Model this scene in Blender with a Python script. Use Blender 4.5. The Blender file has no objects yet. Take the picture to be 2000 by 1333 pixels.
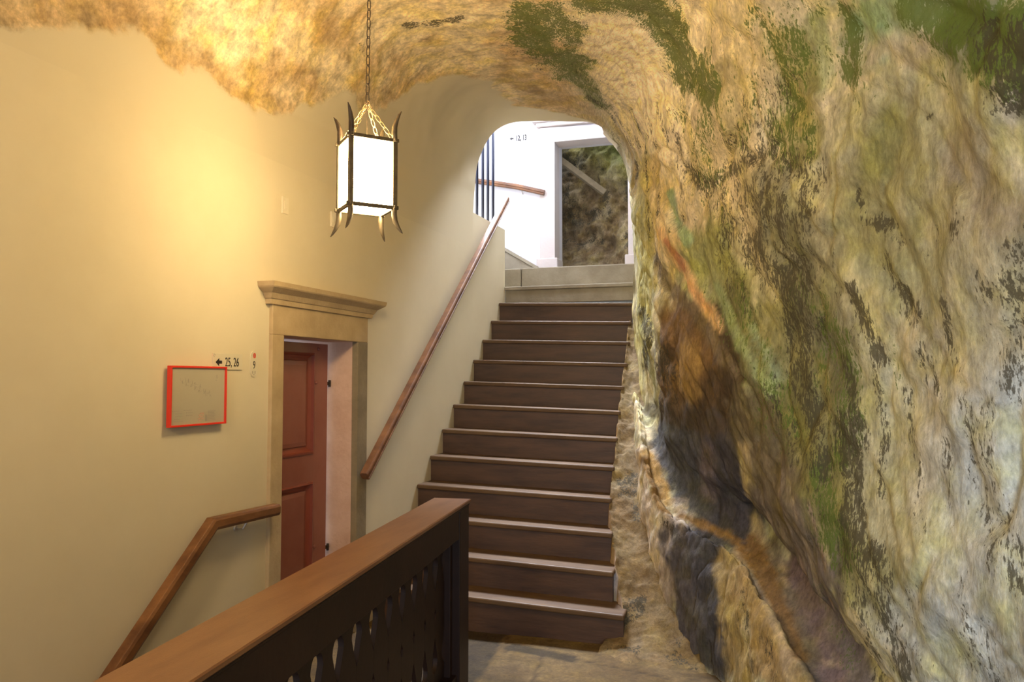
import bpy, bmesh, math, random
import numpy as np
from mathutils import Vector, Matrix
R = random.Random(4)
C = bpy.context.scene.collection
sc = bpy.context.scene
sc.view_settings.view_transform = 'Standard'; sc.view_settings.look = 'None'
sc.view_settings.gamma = 1; sc.view_settings.use_curve_mapping = False
sc.view_settings.exposure = 0.2

# ---------------------------------------------------------------- numpy noise
_rs = np.random.RandomState(7)
_perm = _rs.permutation(4096); _g = _rs.normal(size=(4096, 3)); _g /= np.linalg.norm(_g, axis=1)[:, None]
def gn(p):
    i = np.floor(p).astype(np.int64); f = p - i; u = f*f*f*(f*(f*6-15)+10)
    def h(a, b, c):
        k = _perm[(i[:, 0]+a) & 4095]; k = _perm[(k+i[:, 1]+b) & 4095]; k = _perm[(k+i[:, 2]+c) & 4095]
        return ((f-np.array([a, b, c]))*_g[k]).sum(1)
    def L(a, b, t): return a+(b-a)*t
    x00 = L(h(0,0,0), h(1,0,0), u[:,0]); x10 = L(h(0,1,0), h(1,1,0), u[:,0])
    x01 = L(h(0,0,1), h(1,0,1), u[:,0]); x11 = L(h(0,1,1), h(1,1,1), u[:,0])
    return L(L(x00, x10, u[:,1]), L(x01, x11, u[:,1]), u[:,2])
def fbm(p, o=4, g=.5):
    s = 0; a = 1.; 
    for k in range(o): s = s+a*gn(p*2.**k+k*17.3); a *= g
    return s
def sstep(a, b, x): t = np.clip((x-a)/(b-a), 0, 1); return t*t*(3-2*t)

# ---------------------------------------------------------------- materials
def mat(name, col, rough=.7, metal=0, var=.0, vscale=6., stretch=(1,1,1), col2=None, bump=0., bscale=40., spec=.5, emis=None, es=0, coat=0):
    m = bpy.data.materials.new(name); m.use_nodes = True; nt = m.node_tree; N = nt.nodes; Lk = nt.links
    b = N['Principled BSDF']; b.inputs['Roughness'].default_value = rough; b.inputs['Metallic'].default_value = metal
    b.inputs['Specular IOR Level'].default_value = spec; b.inputs['Coat Weight'].default_value = coat
    b.inputs['Base Color'].default_value = (*col, 1)
    tc = N.new('ShaderNodeTexCoord'); mp = N.new('ShaderNodeMapping'); mp.inputs['Scale'].default_value = stretch
    Lk.new(tc.outputs['Object'], mp.inputs[0])
    if col2 is not None:
        n = N.new('ShaderNodeTexNoise'); n.inputs['Scale'].default_value = vscale; n.inputs['Detail'].default_value = 8; n.inputs['Roughness'].default_value = .62
        Lk.new(mp.outputs[0], n.inputs[0])
        r = N.new('ShaderNodeValToRGB'); r.color_ramp.elements[0].position = .35; r.color_ramp.elements[1].position = .66
        r.color_ramp.elements[0].color = (*col, 1); r.color_ramp.elements[1].color = (*col2, 1)
        Lk.new(n.outputs[0], r.inputs[0]); Lk.new(r.outputs[0], b.inputs['Base Color'])
    if bump:
        n2 = N.new('ShaderNodeTexNoise'); n2.inputs['Scale'].default_value = bscale; n2.inputs['Detail'].default_value = 6
        Lk.new(mp.outputs[0], n2.inputs[0]); bp = N.new('ShaderNodeBump'); bp.inputs['Strength'].default_value = bump; bp.inputs['Distance'].default_value = .01
        Lk.new(n2.outputs[0], bp.inputs['Height']); Lk.new(bp.outputs[0], b.inputs['Normal'])
    if emis: b.inputs['Emission Color'].default_value = (*emis, 1); b.inputs['Emission Strength'].default_value = es
    return m
PL = (.68, .60, .43)
M = {
 'plaster': mat('plaster', PL, .85, col2=(.63, .55, .385), vscale=1.3, bump=.12, bscale=9, spec=.2),
 'white': mat('whitewash', (.70,.69,.72), .9, bump=.15, bscale=8, spec=.2),
 'cap': mat('varnished_wood', (.15,.062,.027), .34, col2=(.21,.098,.042), vscale=3.5, stretch=(6,1.2,6), bump=.06, bscale=60, spec=.4),
 'dark': mat('dark_wood', (.026,.012,.009), .5, col2=(.016,.008,.006), vscale=4, bump=.05, bscale=40, spec=.25),
 'tread': mat('worn_tread_wood', (.09,.05,.026), .5, col2=(.145,.088,.044), vscale=3.2, stretch=(.9,7,4), spec=.25, bump=.1, bscale=14),
 'riser': mat('red_brown_riser_wood', (.052,.026,.017), .5, col2=(.098,.050,.029), vscale=2.6, stretch=(1,3,6), bump=.1, bscale=14),
 'rail': mat('oiled_rail_wood', (.10,.038,.015), .45, col2=(.25,.11,.04), vscale=7, stretch=(1,.5,1.6), bump=.08, bscale=40),
 'surround': mat('sandstone_surround', (.42,.31,.17), .8, col2=(.53,.40,.23), vscale=5, bump=.25, bscale=50),
 'jambdark': mat('darker_jamb_stone', (.20,.155,.09), .8, col2=(.28,.22,.13), vscale=7, bump=.25, bscale=50),
 'reveal': mat('limewashed_reveal', (.56,.36,.26), .75, col2=(.68,.47,.36), vscale=7, bump=.4, bscale=40),
 'door': mat('red_door_paint', (.29,.10,.08), .26, col2=(.32,.12,.095), vscale=5, bump=.04, bscale=40, spec=.6),
 'mould': mat('red_brown_moulding_paint', (.29,.07,.045), .35, col2=(.25,.055,.035), vscale=5),
 'iron': mat('dark_iron', (.045,.032,.024), .55, metal=.4, col2=(.08,.058,.04), vscale=30, bump=.2, bscale=80),
 'horn': mat('bronze_iron', (.15,.115,.07), .5, metal=.45, col2=(.09,.07,.045), vscale=30, bump=.1),
 'brasschain': mat('pale_chain', (.36,.25,.13), .5, metal=.3),
 'glass': mat('lit_opal_glass', (.9,.85,.75), .4, emis=(1.,.73,.36), es=50),
 'red': mat('red_frame_plastic', (.72,.035,.015), .35),
 'sheet': mat('plan_sheet', (.47,.42,.31), .25, col2=(.44,.39,.29), vscale=3, spec=.5),
 'ink': mat('grey_ink', (.33,.29,.23), .5), 'inkred': mat('faded_red_ink', (.58,.30,.22), .5), 'inkgreen': mat('faded_green_ink', (.33,.38,.24), .5),
 'plate': mat('cream_sign_plate', (.64,.575,.42), .4), 'black': mat('black_ink', (.02,.015,.012), .5),
 'platewhite': mat('white_sign_plate', (.74,.74,.76), .5), 'inkgray': mat('dark_grey_ink', (.12,.12,.13), .5),
 'signred': mat('sign_red', (.6,.07,.03), .4), 'switch': mat('cream_switch', (.70,.62,.46), .4),
 'bar': mat('navy_iron', (.010,.014,.035), .5, metal=.2),
 'stonestep': mat('pale_step_stone', (.25,.21,.145), .8, col2=(.34,.295,.215), vscale=5, bump=.3, bscale=30),
 'paledoor': mat('pale_pinkish_stone', (.60,.55,.54), .8, col2=(.66,.58,.54), vscale=3, bump=.2, bscale=30),
 'beam': mat('grey_beam', (.17,.13,.075), .8, col2=(.24,.19,.11), vscale=9, bump=.4, bscale=30),
 'underfloor': mat('plastered_stairwell', (.55,.37,.24), .85, bump=.3, bscale=20),
 'metal': mat('brushed_bracket_metal', (.6,.58,.55), .3, metal=.9),
}

# ---------------------------------------------------------------- helpers
def link(o, parent=None):
    C.objects.link(o)
    if parent is not None: o.parent = parent
    return o
def tag(o, label=None, cat=None, group=None, kind=None):
    if label: o['label'] = label
    if cat: o['category'] = cat
    if group: o['group'] = group
    if kind: o['kind'] = kind
    return o
def empty(name, loc=(0,0,0)):
    o = bpy.data.objects.new(name, None); o.location = loc; o.empty_display_size = .1; return link(o)
def obj(name, bm, m, parent=None, bevel=0, smooth=False, segs=2, ang=35):
    me = bpy.data.meshes.new(name); bmesh.ops.recalc_face_normals(bm, faces=bm.faces); bm.to_mesh(me); bm.free()
    me.materials.append(M[m] if isinstance(m, str) else m)
    o = bpy.data.objects.new(name, me); link(o, parent)
    if parent is not None:
        r_ = parent
        while r_.parent is not None: r_ = r_.parent
        if parent.parent is None: o.matrix_parent_inverse = Matrix.Translation(-parent.location)
    if smooth:
        for p in me.polygons: p.use_smooth = True
    if bevel:
        b = o.modifiers.new('bevel', 'BEVEL'); b.width = bevel; b.segments = segs; b.limit_method = 'ANGLE'; b.angle_limit = math.radians(ang)
    return o
def hexa(bm, pts):           # 8 points: bottom loop 4, top loop 4
    v = [bm.verts.new(p) for p in pts]
    for f in ((0,1,2,3),(4,5,6,7),(0,1,5,4),(1,2,6,5),(2,3,7,6),(3,0,4,7)): bm.faces.new([v[i] for i in f])
def framebox(bm, fr, a, b):  # box in a local frame fr(u,w,z)
    (u0,w0,z0),(u1,w1,z1) = a, b
    hexa(bm, [fr(u0,w0,z0),fr(u1,w0,z0),fr(u1,w1,z0),fr(u0,w1,z0),fr(u0,w0,z1),fr(u1,w0,z1),fr(u1,w1,z1),fr(u0,w1,z1)])
def world(u, w, z): return Vector((u, w, z))
def box(bm, a, b): framebox(bm, world, a, b)
def sweep(bm, pts, prof, up=Vector((0,0,1)), scales=None, closed_ends=True):
    """sweep a closed profile [(side, up)] along pts with mitred joints"""
    n = len(pts); rings = []
    for i, p in enumerate(pts):
        p = Vector(p)
        t0 = (p-Vector(pts[i-1])).normalized() if i else None
        t1 = (Vector(pts[i+1])-p).normalized() if i < n-1 else None
        t = (t0+t1).normalized() if t0 and t1 else (t0 or t1)
        tt = t1 or t0
        sd = t.cross(up); 
        if sd.length < 1e-4: sd = Vector((1,0,0))
        sd.normalize(); upv = sd.cross(t).normalized()
        k = 1/max(.5, t.dot(tt)); s = scales[i] if scales else 1
        rings.append([bm.verts.new(p+sd*a*s+upv*b*s*k) for a, b in prof])
    m = len(prof)
    for i in range(n-1):
        for j in range(m): bm.faces.new((rings[i][j], rings[i][(j+1)%m], rings[i+1][(j+1)%m], rings[i+1][j]))
    if closed_ends: bm.faces.new(rings[0]); bm.faces.new(rings[-1][::-1])
def circ(r, n=8, sx=1, sy=1): return [(r*sx*math.cos(2*math.pi*k/n), r*sy*math.sin(2*math.pi*k/n)) for k in range(n)]
def text_mesh(s, size, thick=.0008, xs=1., bold=0.):
    cu = bpy.data.curves.new('lettering', 'FONT'); cu.body = s; cu.size = size; cu.extrude = thick; cu.offset = bold; cu.align_x = 'LEFT'
    o = bpy.data.objects.new('tmp', cu); C.objects.link(o); bpy.context.view_layer.update()
    me = bpy.data.meshes.new_from_object(o.evaluated_get(bpy.context.evaluated_depsgraph_get())); bpy.data.objects.remove(o)
    bm = bmesh.new(); bm.from_mesh(me); bpy.data.meshes.remove(me)
    for v in bm.verts: v.co.x *= xs
    return bm
def place_bm(bm, fr, u, w, z):    # text lies in xy -> (along, height) of a frame
    for v in bm.verts: v.co = fr(u+v.co.x, w+v.co.z, z+v.co.y)

# ---------------------------------------------------------------- camera: 27 mm, slightly up and to the left of the stair axis
PSI = math.radians(16.7); EYE = 1.58
cam = bpy.data.objects.new('camera', bpy.data.cameras.new('camera')); C.objects.link(cam)
cam.data.lens = 27; cam.data.sensor_width = 36; cam.location = (0, 0, EYE)
cam.rotation_euler = (math.radians(90+2.82), 0, PSI); cam.data.clip_start = .05
sc.camera = cam

# ---------------------------------------------------------------- left wall frame: u along the wall (away from camera), w out into the room, z up
WD = Vector((.0384, .99926, 0)); WN = Vector((.99926, -.0384, 0)); WO = Vector((-2.33, 5.2, 0))
def WL(u, w, z): return WO+WD*(u-5.2)+WN*w+Vector((0,0,z))
def wallx(y): return -2.33+.0384*(y-5.2)
SILL = 2.75                      # height where the curved vault takes over from the flat wall
EEND = 6.39                      # far rim of the vault

# ---------------------------------------------------------------- rock shell: cross sections along y
#   y     base x    lip x  lip z   groove dx  eye x   upper x
ST = np.array([
 [-1.6,  .95,  1.00, .05, .20,  1.35, 1.30],
 [ 0.0,  .92,   .98, .05, .20,  1.30, 1.20],
 [ 1.2,  .82,   .88, .06, .20,  1.10,  .98],
 [ 2.2,  .60,   .66, .12, .20,   .74,  .60],
 [ 3.0,  .32,   .40, .22, .22,   .36,  .26],
 [ 3.5,  .12,   .19, .37, .22,   .14,  .06],
 [ 4.0, -.03,   .01, .57, .22,  -.08, -.14],
 [ 4.3, -.17,  -.08, .66, .22,  -.20, -.26],
 [ 4.6, -.36,  -.30, .69, .22,  -.34, -.40],
 [ 4.9, -.54,  -.52, .77, .20,  -.47, -.52],
 [ 5.2, -.66,  -.65,1.00, .12,  -.58, -.63],
 [ 5.6, -.73,  -.72,1.27, .05,  -.70, -.74],
 [ 6.2, -.83,  -.84,1.45, .02,  -.815,-.83],
 [ 6.6, -.90,  -.90,1.50, .01,  -.875,-.885],
 [ 7.3, -.97,  -.97,1.55, .01,  -.95, -.80],
 [ 8.6,-1.10, -1.10,1.60, .01, -1.05,-.70]])
def shell_grid():
    ys = np.concatenate([np.linspace(-1.6, 1.6, 90, endpoint=False), np.linspace(1.6, 8.6, 560)])
    ysd = np.linspace(-1.6, 8.6, 1021); S = []
    for c in range(1, 7):
        v = np.interp(ysd, ST[:,0], ST[:,c]); k = np.exp(-.5*(np.arange(-22,23)/8.)**2); k /= k.sum()
        v = np.convolve(np.pad(v, 22, mode='edge'), k, 'valid'); S.append(np.interp(ys, ysd, v))
    xb, xl, zl, gd, xe, xu = S
    z = np.zeros_like(ys); W = np.array([wallx(y) for y in ys])
    big = sstep(0, .25, gd)      # how pronounced the bench is
    lip = np.minimum(zl, 1.6)
    rise = sstep(3.0, 6.4, ys)
    P = [ (xb, z-.25), (xb, z+.0+.35*lip), (xl-.015, lip-.05), (xl+.03, lip+.005), (xl+.3*gd+.03, lip-.35*gd), (xl+gd+.03, lip+.03+.1*big),
          (xe+.10*big, np.minimum(lip+.42, 1.80)), (xe-.01, z+2.05), (xu, z+2.75), (xu-.13+.06*rise, 3.18+.22*rise), (xu-.42+.16*rise, 3.47+.25*rise), (-1.40+z, 3.66+.14*rise),
          (-1.92+z-.06*rise, 3.58+.24*rise), (W+.20-.13*rise, 3.28+.30*rise), (W+.022-.012*rise, 3.03+.20*rise), (W, z+SILL) ]
    n = [10, 22, 6, 10, 12, 34, 44, 60, 44, 34, 60, 44, 34, 26, 24]
    P = [np.stack([ys*0+a, ys, b+0*ys], -1) for a, b in P]
    rows = []; seg = []
    for i in range(len(P)-1):
        p0 = P[max(i-1,0)]; p1 = P[i]; p2 = P[i+1]; p3 = P[min(i+2,len(P)-1)]
        for k in range(n[i]):
            t = k/n[i]; a = .5*((2*p1)+(p2-p0)*t+(2*p0-5*p1+4*p2-p3)*t*t+(3*p1-p0-3*p2+p3)*t**3)
            if i == len(P)-2: a = p1*(1-t)+p2*t; a[:,0] = p2[:,0]+(p1[:,0]-p2[:,0])*(1-t)**2
            rows.append(a); seg.append(i+t)
    rows.append(P[-1]); seg.append(len(P)-1.)
    G = np.stack(rows, 0)                    # (nv, ny, 3)
    return G, np.array(seg), ys
G0, SEG, YS = shell_grid()
nv, ny = G0.shape[:2]
def gnorm(G):
    du = np.gradient(G, axis=0); dv = np.gradient(G, axis=1); n = np.cross(du, dv); n /= np.linalg.norm(n, axis=2)[..., None]+1e-9
    return n
NRM = gnorm(G0)
# make normals point to the inside of the passage
ctr = np.stack([np.interp(YS, [0,3,7], [-.3,-.9,-1.5]), YS, YS*0+1.9], -1)[None]
if ((ctr-G0)*NRM).sum() < 0: NRM = -NRM
PT = G0.reshape(-1, 3); SG = np.repeat(SEG, ny)
ang = np.arctan2(PT[:,2]-2.4, PT[:,0]+1.25)          # 0 = towards rock, pi = towards plaster wall
ang = np.where(ang < -math.pi/2, ang+2*math.pi, ang)
# plaster limit on the vault: angle (from the rock side) beyond which the surface is plastered
#PLASTER_BEGIN
PB = [(1.989, 2.805), (2.141, 2.768), (2.374, 2.686), (2.518, 2.677), (2.641, 2.659), (2.764, 2.686), (2.837, 2.687), (2.859, 2.657), (2.948, 2.662), (3.034, 2.684), (3.178, 2.654), (3.35, 2.671), (3.582, 2.649), (3.669, 2.627), (3.7, 2.574), (3.918, 2.476), (4.053, 2.415), (4.321, 2.433), (4.63, 2.328), (4.789, 2.206), (4.921, 2.114), (5.08, 1.998), (5.276, 1.927), (5.694, 1.917), (5.985, 1.917), (6.095, 1.77), (6.306, 1.627), (6.5, 1.377)]
#PLASTER_END
pby = np.array([a for a, b in PB]); pba = np.array([b for a, b in PB])
jit = fbm(PT*4.+3, 5, .6)*.055
plm = sstep(-.012, .012, ang-np.interp(PT[:,1], pby, pba)+jit)
rockw = 1-plm
right = 1-sstep(9.2, 11., SG)                        # the natural rock side
# displacement
q = PT[:,1]-.95*PT[:,2]
flow = np.stack([q*5.5, PT[:,2]*.7+PT[:,0]*1.3, PT[:,0]*2.], -1)
warp = fbm(PT*.9+9, 3)
flow[:,0] += warp*1.6
ridge = np.abs(gn(flow*1.)); ridge2 = np.abs(gn(flow*np.array([2.3,1.4,1.4])+5))
lowrock = sstep(4.5, 6.2, SG)*(1-sstep(8.8, 10.5, SG))
d = fbm(PT*1.5, 3)*.10*right*sstep(4., 6., SG)
d += fbm(PT*6, 4, .55)*.020*right
d -= (.5-ridge)*.058*lowrock*sstep(-.1,.3,warp+.1*PT[:,1]-.1)
d -= (.5-ridge2)*.022*lowrock
bench = (1-sstep(3.6, 5.0, SG))
cr = np.abs(gn(PT*np.array([4.,4.,2.2])+31)); d += -(.05*(1-sstep(0, .12, cr)))*right*sstep(0,.6,fbm(PT*1.2+4,2)+.3)*.6
d += fbm(PT*np.array([9,9,5.])+2, 4, .6)*.022*bench
d += fbm(PT*1.6+40, 3)*.05*sstep(10, 12, SG)*(1-sstep(13.2, 14.6, SG))
d += fbm(PT*9+20, 4, .6)*.012*(1-right)*rockw
d -= rockw*.010*(1-right)
d *= (1-sstep(14.4, 14.9, SG))
clear = sstep(5.2, 6.6, PT[:,1])                      # keep the squeezed end by the stair calm
d *= 1-.55*clear
V = PT+NRM.reshape(-1,3)*d[:,None]
G = V.reshape(nv, ny, 3)

# ------ stains, stone tones and some painted light: measured on the rock as strokes (list of points), radius, kind/colour, opacity
#STAINS_AND_LIGHT_BEGIN
STAINS_AND_LIGHT = [
([(-0.37,4.13,3.46),(-0.44,4.53,3.22),(-0.32,4.47,2.88),(-0.53,5.0,2.64)],0.384,(-0.09,0.95,0.31),'c',(0.93, 0.82, 0.6),1.0),  # cream stone, lightened further to paint lamp light on the bulge
([(-0.75,4.38,3.62),(-0.68,4.93,3.51)],0.375,(-0.14,0.91,0.39),'c',(0.93, 0.82, 0.6),1.0),  # same painted lamp highlight, continued towards the crown
([(-1.02,4.95,3.7),(-0.96,5.57,3.63),(-0.75,5.45,3.34)],0.173,(-0.16,0.93,0.34),'c',(0.8, 0.68, 0.46),0.8),
([(0.02,3.39,3.08),(-0.03,3.69,2.76),(-0.21,4.37,2.49)],0.295,(-0.02,0.95,0.3),'c',(0.64, 0.544, 0.368),0.9),
([(0.3,3.06,2.86),(0.26,3.19,2.57)],0.245,(0.08,0.94,0.34),'c',(0.56, 0.528, 0.4),0.9),
([(0.48,2.6,2.67),(0.6,2.29,2.51)],0.234,(0.2,0.91,0.37),'c',(0.384, 0.432, 0.352),0.9),
([(0.49,2.73,2.48),(0.36,2.97,2.34),(0.61,2.33,2.26)],0.246,(0.17,0.95,0.28),'c',(0.376, 0.376, 0.28),0.9),
([(0.44,2.91,2.1),(0.59,2.53,2.02),(0.66,2.32,1.91)],0.305,(0.21,0.96,0.16),'c',(0.322, 0.31, 0.236),0.9),
([(0.37,3.01,2.18),(0.38,3.01,1.91),(0.44,2.99,1.65)],0.163,(0.13,0.99,0.11),'c',(0.36, 0.329, 0.205),0.9),
([(0.55,2.71,1.78),(0.63,2.48,1.71)],0.214,(0.22,0.97,0.06),'c',(0.335, 0.329, 0.267),0.9),
([(0.44,3.04,1.54),(0.49,2.94,1.21),(0.53,2.78,0.9)],0.180,(0.16,0.98,-0.12),'c',(0.426, 0.44, 0.327),0.9),
([(0.6,2.66,1.41),(0.61,2.63,1.1),(0.64,2.6,0.81)],0.202,(0.22,0.96,-0.17),'c',(0.44, 0.44, 0.391),1.0),
([(0.69,2.43,1.43),(0.68,2.44,1.07),(0.7,2.53,0.77)],0.175,(0.26,0.95,-0.19),'c',(0.412, 0.44, 0.44),1.0),
([(0.5,2.92,0.78),(0.55,2.84,0.61)],0.143,(0.17,0.94,-0.29),'c',(0.412, 0.44, 0.44),0.8),
([(-0.66,5.24,2.95),(-0.68,5.53,2.47),(-0.73,5.76,2.04),(-0.85,6.5,1.75)],0.176,(-0.12,0.98,0.12),'c',(0.52, 0.46, 0.2),0.95),
([(-0.51,5.05,2.96),(-0.48,4.85,2.51),(-0.35,4.69,2.26)],0.116,(-0.09,0.98,0.2),'c',(0.6, 0.47, 0.24),0.8),
([(-0.18,4.31,2.31),(0.0,3.81,1.82),(0.13,3.61,1.44),(0.21,3.39,1.14),(0.28,3.35,0.84)],0.149,(0.02,1.0,-0.02),'c',(0.256, 0.27, 0.106),0.9),
([(-0.31,4.61,2.24),(-0.13,4.21,1.85),(-0.0,3.84,1.53)],0.113,(-0.03,1.0,0.07),'c',(0.334, 0.355, 0.17),0.8),
([(0.15,3.58,1.85),(0.3,3.4,1.45),(0.35,3.2,1.17),(0.38,3.07,0.91)],0.168,(0.09,0.99,-0.07),'c',(0.256, 0.248, 0.114),0.9),
([(0.07,3.7,1.53),(0.15,3.69,1.21),(0.22,3.55,0.9),(0.32,3.77,0.52)],0.112,(0.05,0.99,-0.15),'c',(0.17, 0.135, 0.085),0.9),
([(-0.05,3.98,1.94),(0.11,3.61,1.54),(0.22,3.45,1.24),(0.3,3.28,0.96)],0.144,(0.04,1.0,-0.04),'c',(0.142, 0.135, 0.06),0.75),
([(0.29,3.23,1.94),(0.36,3.18,1.54),(0.37,3.18,1.27)],0.112,(0.11,0.99,0.0),'c',(0.192, 0.192, 0.099),0.7),
([(0.08,3.79,1.2),(0.19,3.83,0.84),(0.32,3.77,0.52),(0.38,3.45,0.34)],0.118,(0.06,0.97,-0.22),'h',(0.17, 0.13, 0.11),0.85),
([(-0.33,4.61,1.85),(-0.35,4.78,1.43)],0.201,(-0.07,1.0,0.01),'h',(0.13, 0.08, 0.04),0.95),
([(-0.13,4.15,1.69),(-0.12,4.25,1.42)],0.118,(-0.03,1.0,-0.01),'h',(0.1, 0.07, 0.045),0.95),
([(-0.39,4.93,1.16),(-0.19,4.78,0.91),(-0.08,4.61,0.79)],0.193,(-0.05,0.99,-0.13),'h',(0.1, 0.098, 0.108),1.0),
([(-0.14,4.34,1.25),(-0.08,4.57,0.94)],0.138,(-0.02,0.99,-0.11),'h',(0.11, 0.1, 0.112),1.0),
([(-0.28,4.53,0.54),(-0.27,4.45,0.22)],0.168,(-0.06,0.96,-0.26),'h',(0.105, 0.095, 0.1),1.0),
([(-0.16,4.44,0.59),(-0.15,4.24,0.16)],0.084,(-0.03,0.96,-0.27),'h',(0.11, 0.1, 0.11),1.0),
([(-0.31,4.55,1.82),(-0.35,4.63,1.58),(-0.16,4.28,1.69),(-0.13,4.27,1.44)],0.207,(-0.05,1.0,0.01),'c',(0.085, 0.055, 0.028),1.0),
([(-0.39,4.77,1.96),(-0.25,4.42,1.7),(-0.48,5.03,1.52)],0.127,(-0.08,1.0,0.03),'c',(0.2, 0.12, 0.05),0.8),
([(-0.5,5.0,1.71),(-0.44,4.94,1.45)],0.100,(-0.09,1.0,0.0),'k',(0, 0, 0),0.8),
([(-0.31,4.51,1.73),(-0.3,4.57,1.52)],0.079,(-0.07,1.0,0.01),'c',(0.34, 0.22, 0.07),0.7),
([(-0.14,4.25,1.91),(-0.05,3.99,1.58),(-0.03,4.01,1.35)],0.071,(-0.02,1.0,0.01),'c',(0.05, 0.035, 0.021),0.7),
([(-0.49,5.09,1.22),(-0.35,4.98,1.0),(-0.19,4.74,0.79),(-0.07,4.57,0.74)],0.203,(-0.06,0.99,-0.13),'c',(0.075, 0.075, 0.082),1.0),
([(-0.17,4.4,1.27),(-0.09,4.4,1.05),(-0.04,4.57,0.8)],0.150,(-0.02,0.99,-0.12),'c',(0.06, 0.055, 0.064),1.0),
([(-0.7,5.88,1.35),(-0.37,4.85,1.34),(-0.14,4.32,1.32)],0.061,(-0.08,1.0,-0.05),'c',(0.07, 0.05, 0.03),0.8),
([(-0.2,4.56,1.14),(-0.2,4.83,0.9)],0.069,(-0.04,0.99,-0.12),'c',(0.142, 0.114, 0.121),0.7),
([(-0.79,5.9,1.39),(-0.71,5.55,1.25),(-0.66,5.51,1.18)],0.049,(-0.13,0.99,-0.05),'c',(0.72, 0.62, 0.42),1.0),
([(-0.79,6.24,1.75),(-0.86,6.55,1.49)],0.060,(-0.13,0.99,0.01),'c',(0.6, 0.54, 0.28),1.0),
([(-0.7,5.71,2.07),(-0.62,5.42,1.87),(-0.7,5.88,1.66)],0.061,(-0.12,0.99,0.05),'k',(0, 0, 0),0.9),
([(-0.0,3.9,1.43),(0.11,3.84,1.07),(0.23,3.78,0.74)],0.130,(0.03,0.99,-0.13),'c',(0.142, 0.117, 0.064),0.7),
([(0.23,3.49,1.54),(0.31,3.29,1.26),(0.35,3.21,0.97)],0.090,(0.09,0.99,-0.1),'c',(0.185, 0.185, 0.085),0.6),
([(-0.05,3.98,1.94),(0.07,3.69,1.58),(0.18,3.52,1.27)],0.125,(0.02,1.0,0.0),'m',(0, 0, 0),0.5),
([(0.11,3.62,1.67),(0.24,3.38,1.24),(0.31,3.26,0.9)],0.092,(0.06,0.99,-0.09),'k',(0, 0, 0),0.5),
([(0.38,3.01,1.91),(0.44,3.04,1.47),(0.46,3.0,1.11)],0.123,(0.14,0.99,-0.03),'c',(0.426, 0.426, 0.327),0.7),
([(-0.0,4.03,1.22),(0.02,4.14,1.01),(0.07,4.44,0.74),(0.12,4.18,0.59)],0.040,(0.01,0.99,-0.16),'c',(0.355, 0.284, 0.156),0.9),
([(0.06,4.05,0.97),(0.18,4.08,0.59),(0.26,3.63,0.36)],0.092,(0.04,0.97,-0.23),'c',(0.142, 0.117, 0.092),0.95),
([(0.18,3.49,1.12),(0.24,3.61,0.82),(0.38,3.57,0.41)],0.083,(0.07,0.97,-0.22),'c',(0.17, 0.142, 0.114),0.95),
([(0.28,3.35,0.84),(0.4,3.59,0.47),(0.43,3.41,0.37)],0.087,(0.1,0.95,-0.28),'c',(0.142, 0.121, 0.124),0.95),
([(0.24,4.08,0.67),(0.31,3.7,0.45),(0.35,3.49,0.33)],0.052,(0.08,0.96,-0.28),'c',(0.156, 0.117, 0.128),0.9),
([(0.15,3.69,1.07),(0.24,3.71,0.76),(0.32,3.59,0.36)],0.011,(0.06,0.97,-0.23),'c',(0.298, 0.227, 0.192),0.8),
([(0.19,3.46,1.08),(0.27,3.48,0.81),(0.35,3.57,0.37)],0.011,(0.07,0.97,-0.23),'c',(0.327, 0.27, 0.199),0.8),
([(0.25,3.34,1.07),(0.3,3.28,0.86),(0.37,3.53,0.38)],0.011,(0.09,0.97,-0.23),'c',(0.298, 0.227, 0.192),0.8),
([(0.11,3.98,0.92),(0.18,4.17,0.65),(0.21,3.48,0.38)],0.012,(0.04,0.97,-0.23),'c',(0.327, 0.27, 0.199),0.8),
([(0.22,3.48,1.28),(0.27,3.32,1.05),(0.31,3.25,0.87)],0.011,(0.08,0.99,-0.15),'c',(0.355, 0.341, 0.177),0.8),
([(-0.48,4.85,2.5),(-0.36,4.7,2.28),(-0.29,4.5,2.14),(-0.2,4.38,1.98),(-0.13,4.16,1.86)],0.040,(-0.06,0.99,0.13),'c',(0.62, 0.43, 0.23),1.0),
([(-0.44,4.77,2.43),(-0.37,4.68,2.32),(-0.33,4.67,2.24)],0.019,(-0.08,0.98,0.16),'c',(0.42, 0.2, 0.11),0.9),
([(-0.29,4.51,2.13),(-0.17,4.34,1.95)],0.021,(-0.05,0.99,0.1),'c',(0.6, 0.35, 0.16),0.8),
([(-0.54,5.16,2.4),(-0.43,4.91,2.16),(-0.28,4.49,1.99),(-0.16,4.27,1.8),(-0.05,3.95,1.63)],0.043,(-0.06,0.99,0.09),'c',(0.17, 0.13, 0.08),0.85),
([(-0.4,4.7,2.7),(-0.36,4.67,2.53),(-0.29,4.47,2.37)],0.035,(-0.07,0.98,0.2),'c',(0.3, 0.42, 0.27),0.9),
([(-0.13,4.21,2.07),(-0.02,3.85,1.78),(0.11,3.61,1.54)],0.031,(-0.0,1.0,0.06),'c',(0.312, 0.391, 0.213),0.8),
([(0.05,3.77,1.82),(0.15,3.59,1.58)],0.025,(0.03,1.0,0.03),'c',(0.284, 0.369, 0.241),0.7),
([(-0.68,5.25,3.35),(-0.6,5.15,3.1),(-0.6,5.27,2.53)],0.018,(-0.12,0.96,0.26),'k',(0, 0, 0),0.7),
([(-0.57,4.83,3.27),(-0.5,4.76,3.04),(-0.5,4.9,2.62)],0.017,(-0.1,0.96,0.28),'k',(0, 0, 0),0.7),
([(-0.48,4.62,3.25),(-0.41,4.51,3.02),(-0.41,4.66,2.47)],0.016,(-0.09,0.96,0.28),'k',(0, 0, 0),0.7),
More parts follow.
